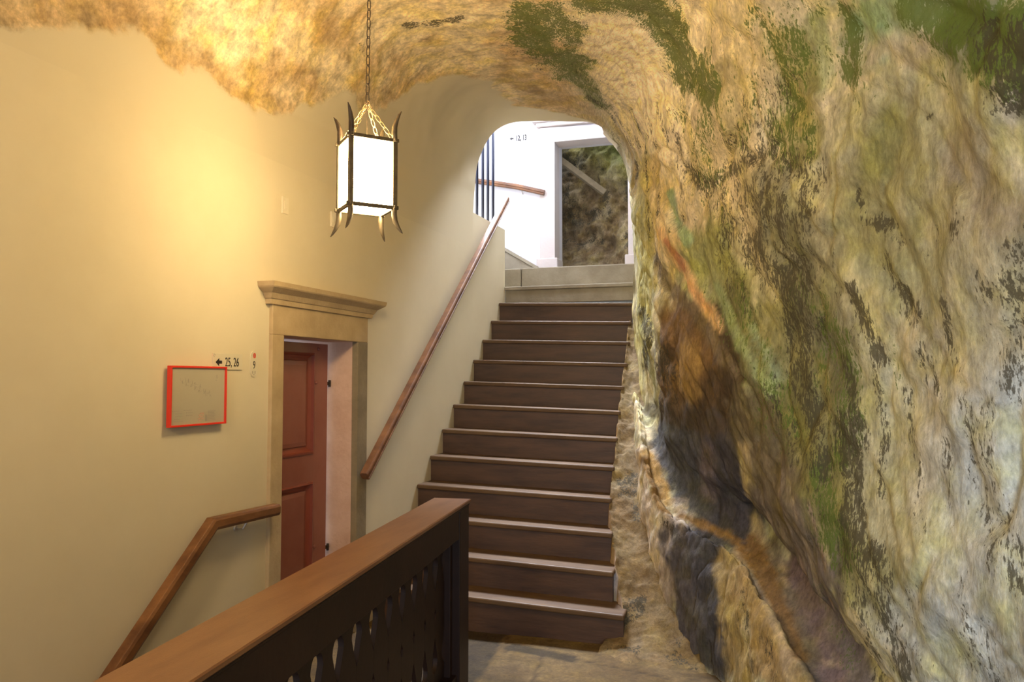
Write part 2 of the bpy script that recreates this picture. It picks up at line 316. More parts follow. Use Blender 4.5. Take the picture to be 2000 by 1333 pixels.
([(-0.8,5.66,3.38),(-0.73,5.7,3.15),(-0.72,5.7,2.26)],0.020,(-0.13,0.97,0.23),'k',(0, 0, 0),0.7),
([(-0.38,4.44,3.06),(-0.32,4.47,2.88),(-0.32,4.58,2.51)],0.016,(-0.07,0.96,0.26),'k',(0, 0, 0),0.7),
([(-1.08,5.06,3.72),(-0.96,5.57,3.63),(-0.71,5.44,3.26),(-0.64,5.23,3.02)],0.034,(-0.15,0.94,0.32),'k',(0, 0, 0),0.6),
([(-0.93,6.0,3.57),(-0.78,5.81,3.3),(-0.75,5.72,2.96)],0.037,(-0.13,0.95,0.28),'c',(0.4, 0.3, 0.13),0.7),
([(-0.74,5.23,3.45),(-0.61,5.15,3.2)],0.033,(-0.12,0.94,0.32),'k',(0, 0, 0),0.7),
([(-1.11,5.76,3.75),(-0.94,5.92,3.61)],0.029,(-0.16,0.93,0.33),'k',(0, 0, 0),0.8),
([(-1.21,4.26,3.69),(-1.2,4.69,3.72),(-1.08,5.06,3.72)],0.119,(-0.22,0.89,0.4),'m',(0, 0, 0),1.0),
([(-1.0,4.12,3.66),(-0.96,4.49,3.66),(-1.18,5.19,3.74)],0.090,(-0.2,0.89,0.41),'m',(0, 0, 0),0.9),
([(-1.22,4.77,3.72),(-1.07,5.39,3.73),(-1.03,5.79,3.72)],0.086,(-0.19,0.91,0.37),'m',(0, 0, 0),0.9),
([(-0.82,3.98,3.62),(-0.62,3.94,3.57),(-0.41,3.97,3.52)],0.078,(-0.14,0.89,0.44),'m',(0, 0, 0),1.0),
([(-0.43,3.95,3.53),(-0.34,4.09,3.44),(-0.3,4.18,3.33)],0.096,(-0.08,0.91,0.41),'m',(0, 0, 0),1.0),
([(-0.31,4.07,3.4),(-0.27,4.19,3.24),(-0.1,3.72,2.92)],0.098,(-0.05,0.93,0.37),'m',(0, 0, 0),0.95),
([(-0.26,4.19,3.13),(-0.31,4.36,3.08),(-0.1,3.79,2.82)],0.076,(-0.05,0.94,0.33),'m',(0, 0, 0),0.6),
([(-0.41,4.46,3.13),(-0.32,4.47,2.88)],0.094,(-0.08,0.95,0.3),'k',(0, 0, 0),0.35),
([(-0.09,3.62,3.2),(-0.18,3.9,3.1)],0.054,(-0.03,0.92,0.39),'m',(0, 0, 0),0.7),
([(0.08,3.27,3.08),(0.12,3.33,2.91),(0.01,3.61,2.7)],0.083,(0.02,0.93,0.36),'m',(0, 0, 0),0.62),
([(0.17,3.16,2.96),(0.23,3.23,2.75),(0.19,3.32,2.55)],0.106,(0.06,0.94,0.34),'m',(0, 0, 0),0.75),
([(0.19,3.25,2.8),(0.16,3.39,2.64),(0.12,3.52,2.59)],0.081,(0.04,0.95,0.31),'k',(0, 0, 0),0.55),
([(0.29,3.01,2.93),(0.25,3.16,2.82)],0.076,(0.08,0.92,0.39),'m',(0, 0, 0),0.6),
([(0.04,3.55,2.82),(-0.03,3.86,2.63),(-0.11,4.03,2.6)],0.095,(-0.01,0.96,0.28),'k',(0, 0, 0),0.6),
([(-0.15,3.88,2.93),(-0.19,4.16,2.7),(-0.11,4.03,2.6)],0.095,(-0.04,0.96,0.28),'m',(0, 0, 0),0.7),
([(-0.26,4.44,2.78),(-0.17,4.18,2.59),(-0.06,3.91,2.6),(0.12,3.5,2.57)],0.055,(-0.02,0.97,0.25),'k',(0, 0, 0),0.8),
([(-0.08,3.6,3.19),(-0.04,3.59,2.96),(-0.05,3.68,2.8)],0.041,(-0.01,0.93,0.36),'x',(0, 0, 0),0.9),
([(-0.1,3.54,3.26),(-0.0,3.38,3.1)],0.046,(-0.01,0.91,0.42),'c',(0.64, 0.56, 0.384),0.9),
([(0.31,3.02,2.88),(0.36,3.01,2.77),(0.29,3.09,2.65)],0.048,(0.1,0.93,0.36),'x',(0, 0, 0),0.8),
([(0.38,2.9,2.89),(0.39,2.91,2.76),(0.39,2.97,2.68)],0.043,(0.12,0.92,0.38),'m',(0, 0, 0),0.9),
([(0.4,2.88,2.84),(0.41,2.85,2.7)],0.029,(0.13,0.92,0.38),'c',(0.24, 0.368, 0.288),0.9),
([(0.42,2.69,2.79),(0.44,2.68,2.69)],0.051,(0.15,0.91,0.39),'c',(0.32, 0.4, 0.24),0.8),
([(0.44,2.67,2.71),(0.46,2.71,2.63)],0.027,(0.15,0.92,0.37),'c',(0.24, 0.368, 0.288),0.7),
([(0.52,2.47,2.67),(0.61,2.31,2.57),(0.65,2.14,2.47)],0.079,(0.23,0.89,0.38),'m',(0, 0, 0),1.0),
([(0.57,2.39,2.56),(0.63,2.19,2.4),(0.67,2.16,2.32)],0.056,(0.25,0.91,0.34),'m',(0, 0, 0),0.9),
([(0.64,2.24,2.49),(0.66,2.15,2.37),(0.68,2.18,2.27)],0.065,(0.27,0.9,0.33),'k',(0, 0, 0),0.8),
([(0.59,2.34,2.54),(0.64,2.18,2.42)],0.057,(0.25,0.9,0.36),'c',(0.104, 0.104, 0.048),0.8),
([(0.64,2.18,2.37),(0.68,2.18,2.27)],0.057,(0.28,0.91,0.31),'c',(0.096, 0.096, 0.04),0.9),
([(0.42,2.84,2.73),(0.52,2.54,2.58)],0.059,(0.16,0.92,0.37),'c',(0.448, 0.416, 0.352),0.7),
([(0.64,2.18,2.33),(0.67,2.23,2.22),(0.69,2.25,2.12)],0.026,(0.28,0.92,0.27),'c',(0.496, 0.48, 0.416),0.8),
([(0.12,3.5,2.57),(0.2,3.32,2.57),(0.3,3.11,2.62),(0.36,3.03,2.64),(0.43,2.79,2.6)],0.018,(0.08,0.95,0.31),'c',(0.544, 0.512, 0.416),0.9),
([(-0.11,4.03,2.6),(0.01,3.68,2.56),(0.12,3.5,2.57)],0.018,(0.0,0.97,0.26),'c',(0.496, 0.448, 0.304),0.8),
([(0.16,3.42,2.52),(0.26,3.19,2.57),(0.39,2.98,2.6)],0.031,(0.08,0.95,0.29),'k',(0, 0, 0),0.4),
([(-0.01,3.81,2.47),(0.08,3.56,2.36),(0.2,3.36,2.46)],0.098,(0.02,0.97,0.23),'k',(0, 0, 0),0.7),
([(-0.06,3.91,2.54),(-0.02,3.87,2.3),(0.11,3.54,2.08)],0.113,(0.0,0.98,0.19),'k',(0, 0, 0),0.65),
([(0.11,3.43,2.37),(0.19,3.32,2.17),(0.23,3.39,2.01)],0.119,(0.05,0.98,0.18),'k',(0, 0, 0),0.75),
([(0.05,3.77,2.21),(0.17,3.48,1.98),(0.26,3.38,1.79)],0.095,(0.04,0.99,0.12),'k',(0, 0, 0),0.8),
([(0.26,3.19,2.38),(0.24,3.23,2.23)],0.066,(0.08,0.97,0.22),'k',(0, 0, 0),0.75),
([(0.19,3.45,2.02),(0.3,3.32,1.79),(0.37,3.15,1.54)],0.067,(0.09,0.99,0.06),'c',(0.112, 0.105, 0.062),0.75),
([(0.12,3.44,2.41),(0.23,3.34,2.09)],0.139,(0.05,0.98,0.19),'c',(0.186, 0.18, 0.118),0.8),
([(0.01,3.68,2.56),(0.05,3.58,2.41)],0.035,(0.01,0.97,0.24),'c',(0.426, 0.376, 0.213),0.8),
([(-0.12,4.09,2.49),(-0.07,4.07,2.16),(0.05,3.78,1.87)],0.064,(-0.01,0.99,0.15),'k',(0, 0, 0),0.6),
([(0.23,3.38,1.96),(0.32,3.34,1.66),(0.36,3.21,1.36)],0.067,(0.09,1.0,0.02),'m',(0, 0, 0),0.55),
([(0.3,3.29,1.87),(0.37,3.17,1.62),(0.38,3.12,1.41),(0.35,3.2,1.27)],0.056,(0.11,0.99,-0.01),'m',(0, 0, 0),0.75),
([(0.35,3.17,1.42),(0.39,3.14,1.27),(0.37,3.15,1.08)],0.047,(0.12,0.99,-0.1),'k',(0, 0, 0),0.9),
([(0.23,3.48,1.67),(0.28,3.4,1.45),(0.29,3.29,1.2)],0.059,(0.08,1.0,-0.04),'k',(0, 0, 0),0.8),
([(0.29,3.29,1.2),(0.32,3.26,0.96),(0.36,3.16,0.89)],0.066,(0.1,0.98,-0.17),'m',(0, 0, 0),0.8),
([(-0.02,3.89,2.03),(0.11,3.62,1.67),(0.23,3.52,1.34)],0.049,(0.03,1.0,0.03),'m',(0, 0, 0),0.6),
([(-0.18,4.37,2.09),(-0.07,4.02,1.81)],0.062,(-0.03,1.0,0.09),'m',(0, 0, 0),0.4),
([(0.41,2.97,2.26),(0.42,2.94,2.12)],0.012,(0.14,0.97,0.2),'k',(0, 0, 0),0.8),
([(0.46,2.89,2.13),(0.49,2.85,2.1)],0.028,(0.16,0.97,0.18),'k',(0, 0, 0),1.0),
([(0.49,2.83,2.06),(0.52,2.79,2.03)],0.031,(0.17,0.97,0.16),'k',(0, 0, 0),0.8),
([(0.48,2.87,2.0),(0.5,2.87,1.89)],0.018,(0.17,0.98,0.12),'k',(0, 0, 0),0.8),
([(0.51,2.84,1.89),(0.55,2.71,1.78)],0.023,(0.19,0.98,0.09),'k',(0, 0, 0),0.8),
([(0.38,3.01,1.91),(0.44,2.97,1.76),(0.47,2.96,1.65)],0.026,(0.14,0.99,0.06),'k',(0, 0, 0),0.95),
([(0.54,2.81,1.82),(0.55,2.76,1.65),(0.58,2.7,1.55)],0.024,(0.2,0.98,0.03),'k',(0, 0, 0),0.7),
([(0.58,2.57,1.83),(0.6,2.59,1.67),(0.62,2.54,1.58)],0.014,(0.23,0.97,0.04),'k',(0, 0, 0),0.8),
([(0.59,2.48,2.02),(0.59,2.46,2.0)],0.014,(0.23,0.96,0.17),'k',(0, 0, 0),0.9),
([(0.55,2.6,2.38),(0.56,2.56,2.38)],0.009,(0.2,0.94,0.29),'k',(0, 0, 0),0.9),
([(0.37,3.16,1.66),(0.4,3.09,1.47),(0.43,3.07,1.34)],0.019,(0.13,0.99,-0.03),'k',(0, 0, 0),0.9),
([(0.45,2.98,1.65),(0.48,2.99,1.44),(0.46,3.01,1.18)],0.024,(0.15,0.99,-0.05),'k',(0, 0, 0),0.7),
([(0.53,2.88,1.55),(0.55,2.84,1.31),(0.54,2.74,1.08)],0.021,(0.19,0.98,-0.09),'k',(0, 0, 0),0.55),
([(0.59,2.66,1.55),(0.6,2.67,1.33),(0.61,2.62,1.06)],0.022,(0.22,0.97,-0.1),'k',(0, 0, 0),0.45),
([(0.64,2.51,1.49),(0.68,2.55,1.25),(0.68,2.44,1.07)],0.045,(0.26,0.96,-0.12),'k',(0, 0, 0),0.6),
([(0.63,2.39,1.89),(0.65,2.4,1.81),(0.66,2.35,1.83)],0.040,(0.26,0.96,0.11),'k',(0, 0, 0),0.6),
([(0.68,2.28,1.93),(0.71,2.35,1.74),(0.73,2.4,1.55)],0.043,(0.29,0.96,0.07),'k',(0, 0, 0),0.7),
([(0.69,2.47,1.21),(0.71,2.41,1.01)],0.038,(0.27,0.95,-0.18),'k',(0, 0, 0),0.7),
([(0.38,3.14,1.16),(0.4,3.05,0.95),(0.43,3.06,0.77)],0.042,(0.13,0.97,-0.2),'k',(0, 0, 0),0.8),
([(0.43,3.01,0.96),(0.46,2.97,0.76),(0.5,2.94,0.6)],0.050,(0.15,0.95,-0.26),'k',(0, 0, 0),0.8),
([(0.35,3.21,0.92),(0.43,3.08,0.64),(0.5,3.34,0.4)],0.041,(0.13,0.95,-0.28),'k',(0, 0, 0),0.7),
([(0.52,2.8,0.9),(0.55,2.83,0.65)],0.028,(0.18,0.95,-0.27),'k',(0, 0, 0),0.5),
([(0.62,2.6,1.0),(0.65,2.66,0.72)],0.030,(0.23,0.94,-0.26),'k',(0, 0, 0),0.5),
([(0.66,2.52,0.91),(0.7,2.58,0.7)],0.033,(0.25,0.93,-0.28),'k',(0, 0, 0),0.5),
([(0.56,2.69,1.74),(0.58,2.64,1.49),(0.6,2.69,1.17)],0.018,(0.21,0.98,-0.04),'m',(0, 0, 0),0.35),
([(0.49,2.89,1.76),(0.52,2.9,1.55),(0.53,2.9,1.34)],0.024,(0.17,0.98,-0.01),'m',(0, 0, 0),0.4),
([(0.29,3.48,0.71),(0.41,3.53,0.43)],0.064,(0.1,0.96,-0.28),'m',(0, 0, 0),0.5),
([(0.5,2.67,2.51),(0.43,2.84,2.42)],0.098,(0.16,0.94,0.3),'m',(0, 0, 0),0.28),
([(0.49,2.78,2.43),(0.46,2.84,2.3)],0.059,(0.16,0.95,0.27),'c',(0.26, 0.273, 0.124),0.7),
([(0.59,2.34,2.54),(0.57,2.47,2.46)],0.053,(0.22,0.91,0.35),'m',(0, 0, 0),0.5),
([(0.65,2.31,2.15),(0.66,2.3,1.97)],0.049,(0.27,0.94,0.2),'k',(0, 0, 0),0.3),
([(-0.7,5.36,1.02),(-0.67,5.22,0.76),(-0.62,5.15,0.5),(-0.5,4.83,0.3)],0.120,(-0.12,0.98,-0.18),'c',(0.56, 0.46, 0.34),1.0),
([(-0.46,4.82,0.74),(-0.36,4.69,0.7),(-0.5,4.84,0.58)],0.111,(-0.09,0.98,-0.19),'c',(0.6, 0.52, 0.44),1.0),
([(-0.63,5.27,1.06),(-0.56,5.19,0.94),(-0.48,5.0,0.8)],0.049,(-0.11,0.99,-0.12),'c',(0.42, 0.27, 0.1),1.0),
([(-0.33,4.64,0.63),(-0.3,4.54,0.45),(-0.27,4.45,0.25),(-0.33,4.56,0.06)],0.151,(-0.07,0.96,-0.26),'c',(0.09, 0.08, 0.085),1.0),
([(-0.18,4.64,0.66),(-0.16,4.34,0.5),(-0.15,4.28,0.25),(-0.15,4.23,0.14)],0.127,(-0.04,0.96,-0.26),'c',(0.067, 0.064, 0.071),1.0),
([(-0.47,4.8,0.4),(-0.43,4.72,0.24)],0.046,(-0.09,0.96,-0.25),'c',(0.3, 0.24, 0.18),0.8),
([(-0.08,4.3,0.64),(-0.07,4.17,0.42),(-0.05,4.04,0.21),(-0.02,3.96,0.11)],0.075,(-0.01,0.96,-0.29),'c',(0.355, 0.27, 0.121),1.0),
([(0.01,4.07,0.58),(0.07,3.76,0.43),(0.13,3.56,0.28)],0.101,(0.02,0.96,-0.29),'c',(0.341, 0.241, 0.106),1.0),
([(-0.04,4.45,0.64),(0.06,4.15,0.54),(0.14,3.69,0.46),(0.18,3.48,0.34)],0.036,(0.02,0.96,-0.27),'c',(0.398, 0.312, 0.199),1.0),
([(-0.02,4.04,0.51),(0.01,3.87,0.23)],0.039,(-0.0,0.96,-0.29),'k',(0, 0, 0),0.6),
([(0.09,3.72,0.4),(0.11,3.6,0.26)],0.036,(0.03,0.95,-0.32),'k',(0, 0, 0),0.5),
([(-0.64,5.24,1.03),(-0.5,4.88,0.79),(-0.28,4.78,0.72),(-0.07,4.53,0.69),(0.06,4.25,0.59),(0.2,3.74,0.38)],0.031,(-0.04,0.98,-0.19),'c',(0.234, 0.135, 0.043),1.0),
([(0.04,4.43,0.69),(0.13,4.06,0.54),(0.22,3.67,0.36)],0.045,(0.03,0.97,-0.25),'c',(0.192, 0.114, 0.043),1.0),
([(-0.46,4.83,0.7),(-0.39,4.71,0.65)],0.029,(-0.09,0.98,-0.19),'k',(0, 0, 0),0.8),
([(-0.87,6.46,0.23),(-0.58,5.01,0.34)],0.039,(-0.12,0.97,-0.22),'k',(0, 0, 0),0.6),
([(-2.46,2.03,2.88),(-2.44,2.29,2.97),(-2.4,2.48,3.08)],0.082,(-0.67,0.63,0.39),'c',(0.4, 0.27, 0.13),0.6400000000000001),
([(-2.41,2.76,3.01),(-2.4,3.04,3.02)],0.081,(-0.6,0.72,0.36),'c',(0.4, 0.27, 0.13),0.4),
([(-2.39,3.23,2.99),(-2.38,3.53,3.04)],0.064,(-0.54,0.77,0.33),'c',(0.4, 0.27, 0.13),0.5599999999999999),
([(-2.27,3.45,3.22),(-2.3,3.81,3.22)],0.123,(-0.5,0.79,0.36),'c',(0.4, 0.27, 0.13),0.48),
([(-2.24,4.18,3.34),(-2.22,4.56,3.45)],0.070,(-0.43,0.84,0.35),'c',(0.4, 0.27, 0.13),0.48),
([(-1.59,5.05,3.77),(-1.51,5.91,3.81)],0.114,(-0.25,0.9,0.36),'c',(0.4, 0.27, 0.13),0.48),
([(-1.4,5.79,3.8),(-1.18,6.38,3.76)],0.114,(-0.2,0.92,0.33),'c',(0.4, 0.27, 0.13),0.6400000000000001),
([(-2.41,2.59,3.09),(-2.39,2.82,3.08)],0.078,(-0.61,0.69,0.38),'c',(0.4, 0.27, 0.13),0.32000000000000006),
([(-2.13,3.51,3.42),(-2.13,3.84,3.47)],0.080,(-0.46,0.79,0.4),'c',(0.4, 0.27, 0.13),0.4),
([(-2.29,2.9,3.22),(-2.18,3.31,3.34)],0.168,(-0.53,0.74,0.41),'c',(0.8, 0.68, 0.46),0.8),
([(-1.93,3.96,3.65),(-1.55,4.11,3.7)],0.162,(-0.36,0.83,0.43),'c',(0.8, 0.68, 0.46),0.8),
([(-2.0,4.55,3.69),(-1.64,4.86,3.77)],0.110,(-0.33,0.86,0.39),'c',(0.8, 0.68, 0.46),0.7),
([(-2.21,3.75,3.36),(-2.27,3.99,3.28)],0.090,(-0.47,0.81,0.36),'c',(0.8, 0.68, 0.46),0.6),
([(-1.65,4.4,3.72),(-1.24,4.13,3.69)],0.133,(-0.29,0.86,0.43),'c',(0.8, 0.68, 0.46),0.7),
([(-1.89,4.08,3.67),(-1.7,4.18,3.71),(-1.56,4.14,3.7)],0.020,(-0.35,0.84,0.43),'k',(0, 0, 0),0.8),
([(-2.1,3.91,3.52),(-2.13,4.09,3.49)],0.016,(-0.43,0.81,0.39),'k',(0, 0, 0),0.6),
([(-1.44,4.37,3.71),(-1.43,4.76,3.74),(-1.31,5.1,3.76)],0.050,(-0.26,0.88,0.4),'k',(0, 0, 0),0.5),
([(-1.04,6.54,3.62),(-0.86,6.48,2.36)],0.068,(-0.14,0.97,0.21),'c',(0.24, 0.19, 0.085),0.9),  # brown rim, painted darker to offset the grazing court daylight
([(-1.07,6.33,3.69),(-0.85,6.04,3.37),(-0.77,5.7,2.8)],0.042,(-0.14,0.95,0.27),'k',(0, 0, 0),0.5),
([(0.02,3.35,3.11),(-0.01,3.6,2.89),(-0.11,4.01,2.73)],0.182,(-0.01,0.94,0.34),'m',(0, 0, 0),0.42),
([(0.23,3.1,2.96),(0.23,3.24,2.57)],0.159,(0.07,0.93,0.35),'m',(0, 0, 0),0.5),
([(0.12,3.41,2.81),(0.03,3.62,2.54)],0.147,(0.02,0.95,0.3),'k',(0, 0, 0),0.45),
([(-0.28,4.27,2.93),(-0.14,4.12,2.44)],0.104,(-0.05,0.97,0.25),'m',(0, 0, 0),0.5),
([(0.37,2.95,2.84),(0.41,2.86,2.58)],0.105,(0.12,0.92,0.36),'m',(0, 0, 0),0.4),
([(0.48,2.53,2.69),(0.57,2.36,2.48)],0.108,(0.19,0.91,0.37),'m',(0, 0, 0),0.5),
([(0.28,3.04,2.93),(0.3,3.12,2.72)],0.058,(0.09,0.92,0.37),'c',(0.128, 0.24, 0.08),0.5),
([(0.42,2.79,2.81),(0.48,2.53,2.69)],0.078,(0.15,0.9,0.4),'c',(0.144, 0.288, 0.16),0.5),
([(0.61,2.31,2.55),(0.66,2.12,2.43)],0.099,(0.26,0.89,0.37),'c',(0.08, 0.112, 0.032),0.85),
([(0.19,3.16,2.91),(0.25,3.24,2.69),(0.23,3.25,2.51)],0.087,(0.07,0.94,0.33),'c',(0.264, 0.24, 0.096),0.7),
([(-0.05,3.6,2.97),(-0.01,3.69,2.63)],0.077,(-0.01,0.95,0.32),'c',(0.336, 0.288, 0.136),0.6),
([(0.44,2.94,2.2),(0.55,2.72,1.88),(0.6,2.58,1.64)],0.226,(0.19,0.98,0.12),'k',(0, 0, 0),0.22),
([(0.58,2.51,2.09),(0.68,2.36,1.77)],0.170,(0.25,0.96,0.14),'k',(0, 0, 0),0.28),
([(0.5,2.77,2.39),(0.44,2.93,2.16),(0.51,2.78,1.95)],0.137,(0.17,0.97,0.2),'c',(0.211, 0.223, 0.105),0.55),
([(0.62,2.39,2.21),(0.67,2.3,2.01)],0.083,(0.26,0.94,0.21),'c',(0.223, 0.192, 0.155),0.6),
([(0.6,2.62,1.55),(0.63,2.62,1.18),(0.65,2.54,0.9)],0.162,(0.23,0.96,-0.14),'k',(0, 0, 0),0.28),
([(0.3,3.29,1.87),(0.37,3.14,1.47),(0.41,3.11,1.18)],0.129,(0.11,0.99,-0.02),'k',(0, 0, 0),0.4),
([(0.15,3.44,2.15),(0.3,3.3,1.83)],0.113,(0.07,0.99,0.12),'c',(0.155, 0.149, 0.087),0.6),
([(-0.73,5.52,2.76),(-0.66,5.55,2.24),(-0.7,5.72,1.81)],0.114,(-0.12,0.98,0.12),'c',(0.44, 0.42, 0.17),0.7),
([(-0.6,5.23,2.7),(-0.5,5.02,2.18)],0.049,(-0.11,0.98,0.16),'k',(0, 0, 0),0.5),
([(-0.53,5.08,2.97),(-0.44,4.75,2.59)],0.061,(-0.1,0.97,0.24),'k',(0, 0, 0),0.45),
([(-0.33,4.53,2.81),(-0.27,4.47,2.46)],0.056,(-0.06,0.97,0.23),'k',(0, 0, 0),0.4)]
#STAINS_AND_LIGHT_END
def paint(V, base, moss, dark, strokes, fine=1.):
    col = base.copy(); n1 = fbm(V*5.+11, 5, .62); n2 = fbm(V*17+3, 3, .6)
    # streaky warp so that patches fray along the run of the rock
    for pts, r, ax, kind, c, op in strokes:      # ax: the way a patch is drawn out along the rock
        P = np.array(pts, float); ax = np.array(ax); rr_ = r*2.2*(1+2.6*np.abs(ax))
        lo = P.min(0)-rr_; hi = P.max(0)+rr_
        idx = np.where(((V > lo) & (V < hi)).all(1))[0]
        if not len(idx): continue
        X = V[idx]; X = X-.72*(X@ax)[:,None]*ax; P = P-.72*(P@ax)[:,None]*ax; dm = np.full(len(idx), 9.)
        if len(P) == 1: dm = np.linalg.norm(X-P[0], axis=1)
        for a, b in zip(P[:-1], P[1:]):
            ab = b-a; t = np.clip(((X-a)@ab)/(ab@ab+1e-12), 0, 1); dm = np.minimum(dm, np.linalg.norm(X-a-t[:,None]*ab, axis=1))
        e = dm/r+n1[idx]*.75+n2[idx]*.25
        al = (1-sstep(.5, 1.3, e))*op if kind != 'h' else (1-sstep(.85, 1.05, dm/r+n1[idx]*.35))*op
        if kind in 'ch': col[idx] = col[idx]*(1-al[:,None])+np.array(c)*al[:,None]
        elif kind == 'm': al = (1-sstep(.3, 2.0, e))*op; moss[idx] = np.maximum(moss[idx], al)
        elif kind == 'k': al = (1-sstep(.3, 1.9, e))*op; dark[idx] = np.maximum(dark[idx], al)
        elif kind == 'x': moss[idx] *= 1-al; dark[idx] *= 1-al
    return col, moss, dark
def lerp(a, b, t): return a+(b-a)*t[:,None]
rockbase = lerp(np.array([.50,.44,.27])[None], np.array([.40,.40,.24])[None], sstep(-.3,.4,fbm(V*1.7+70,3)))
rockbase = lerp(rockbase, np.array([.62,.60,.50])[None], sstep(0,.5,fbm(V*np.array([2.,2.,1.])+55,4))*.7)
tan = lerp(np.array([.60,.43,.235])[None], np.array([.74,.61,.40])[None], sstep(-.35,.35,fbm(V*2.6+8,5,.62)))
tan = lerp(tan, np.array([.47,.33,.18])[None], sstep(.12,.45,fbm(V*5+18,5,.65))*.7)
base = lerp(rockbase, tan, 1-right)
moss = sstep(.12,.55,fbm(V*2.1+90,4))*.35*right; dark = sstep(.15,.6,fbm(V*3.1+33,4))*.4*right*(1-sstep(9,10.5,SG))
dark = np.maximum(dark, .22*(1-right)*sstep(.1,.5,fbm(V*3+44,4)))
col, moss, dark = paint(V, base, moss, dark, STAINS_AND_LIGHT)
col = lerp(col, (np.array([.655,.575,.408]))[None]*np.ones_like(col), plm)
moss *= rockw; dark *= rockw
STRK = gn(np.stack([ (V[:,1]-.55*V[:,2])*16+warp*3, V[:,2]*1.6, V[:,0]*4], -1))

def rock_mat():
    m = bpy.data.materials.new('natural_rock'); m.use_nodes = True; nt = m.node_tree; N = nt.nodes; Lk = nt.links
    b = N['Principled BSDF']; b.inputs['Roughness'].default_value = .8; b.inputs['Specular IOR Level'].default_value = .25
    def at(n):
        a = N.new('ShaderNodeAttribute'); a.attribute_name = n; return a
    A = at('stone'); K = at('mask'); sp = N.new('ShaderNodeSeparateColor'); Lk.new(K.outputs['Color'], sp.inputs[0])
    tc = N.new('ShaderNodeTexCoord'); Z_ = at('zone'); zs_ = N.new('ShaderNodeSeparateColor'); Lk.new(Z_.outputs['Color'], zs_.inputs[0]); zone = zs_.outputs[0]
    def noise(s, det, rough, st=(1,1,1), rot=(0,0,0)):
        mp = N.new('ShaderNodeMapping'); mp.inputs['Scale'].default_value = st; mp.inputs['Rotation'].default_value = rot; Lk.new(tc.outputs['Object'], mp.inputs[0])
        if st != (1,1,1):
            vm = N.new('ShaderNodeMix'); vm.data_type = 'VECTOR'; Lk.new(zone, vm.inputs[0]); iso = N.new('ShaderNodeVectorMath'); iso.operation = 'SCALE'; iso.inputs['Scale'].default_value = .6; Lk.new(tc.outputs['Object'], iso.inputs[0]); Lk.new(iso.outputs[0], vm.inputs[4]); Lk.new(mp.outputs[0], vm.inputs[5]); mp = vm
            src_ = vm.outputs[1]
        else: src_ = mp.outputs[0]
        n = N.new('ShaderNodeTexNoise'); n.inputs['Scale'].default_value = s; n.inputs['Detail'].default_value = det; n.inputs['Roughness'].default_value = rough
        Lk.new(src_, n.inputs[0]); return n.outputs[0]
    def math_(op, a, b_=None, c=None, clamp=False):
        n = N.new('ShaderNodeMath'); n.operation = op; n.use_clamp = clamp
        for i, x in enumerate((a, b_, c)):
            if x is None: continue
            if isinstance(x, (int, float)): n.inputs[i].default_value = x
            else: Lk.new(x, n.inputs[i])
        return n.outputs[0]
    def mix(f, a, b_, bt='MIX'):
        n = N.new('ShaderNodeMix'); n.data_type = 'RGBA'; n.blend_type = bt
        if isinstance(f, (int, float)): n.inputs[0].default_value = f
        else: Lk.new(f, n.inputs[0])
        for i, x in ((6, a), (7, b_)):
            if isinstance(x, tuple): n.inputs[i].default_value = (*x, 1)
            else: Lk.new(x, n.inputs[i])
        return n.outputs[2]
    rock = sp.outputs[2]
    tilt = (.75, 0, 0)
    fineN = noise(70, 8, .7, (1,1,.45), tilt); midN = noise(16, 8, .66, (1,1.0,.3), tilt); bigN = noise(6, 6, .6); gr = noise(95, 6, .72, (1,1.,.34), tilt)
    # colour variation
    v = math_('MULTIPLY_ADD', math_('SUBTRACT', midN, .5), math_('MULTIPLY', rock, 2.0), math_('MULTIPLY_ADD', rock, .04, .99))
    v = math_('MULTIPLY', v, math_('MULTIPLY_ADD', math_('SUBTRACT', fineN, .5), math_('MULTIPLY', rock, 1.7), math_('MULTIPLY_ADD', rock, .04, .99)))
    cb = N.new('ShaderNodeCombineColor'); [Lk.new(v, cb.inputs[i]) for i in range(3)]
    c = mix(1., A.outputs['Color'], cb.outputs[0], 'MULTIPLY')
    # warm/cool drift
    c = mix(math_('MULTIPLY', rock, math_('MULTIPLY', math_('SUBTRACT', bigN, .45, clamp=True), 4., clamp=True)), c, (1.02,1.0,.62), 'MULTIPLY')
    def speck(mask, tex, soft=.04):
        # threshold noise by density: density 0 -> none, 1 -> nearly all
        th = math_('SUBTRACT', .66, math_('MULTIPLY', mask, .25))
        return math_('MULTIPLY', math_('DIVIDE', math_('SUBTRACT', tex, th), soft, clamp=True), math_('MULTIPLY', mask, 4., clamp=True))
    tex1 = math_('ADD', math_('MULTIPLY', gr, .62), math_('MULTIPLY', midN, .38))
    mossc = mix(noise(9, 5, .6), (.065,.085,.014), (.12,.19,.04))
    c = mix(math_('MULTIPLY', speck(sp.outputs[0], tex1), .9), c, mossc)
    tex2 = math_('ADD', math_('MULTIPLY', noise(110, 5, .7, (1,1,.28), tilt), .6), math_('MULTIPLY', noise(17, 8, .65, (1,1,.3), tilt), .4))
    c = mix(math_('MULTIPLY', speck(sp.outputs[1], tex2), .85), c, (.055,.048,.030))
    Lk.new(c, b.inputs['Base Color'])
    # relief
    ph = noise(2.5, 4, .5)
    vo = N.new('ShaderNodeTexVoronoi'); vo.inputs['Scale'].default_value = 28
    h = math_('ADD', math_('ADD', math_('MULTIPLY', midN, .9), math_('MULTIPLY', fineN, .35)), math_('MULTIPLY', gr, .4))
    hp = math_('ADD', math_('MULTIPLY', h, rock), math_('MULTIPLY', ph, .12))
    bp = N.new('ShaderNodeBump'); bp.inputs['Strength'].default_value = .55; bp.inputs['Distance'].default_value = .03
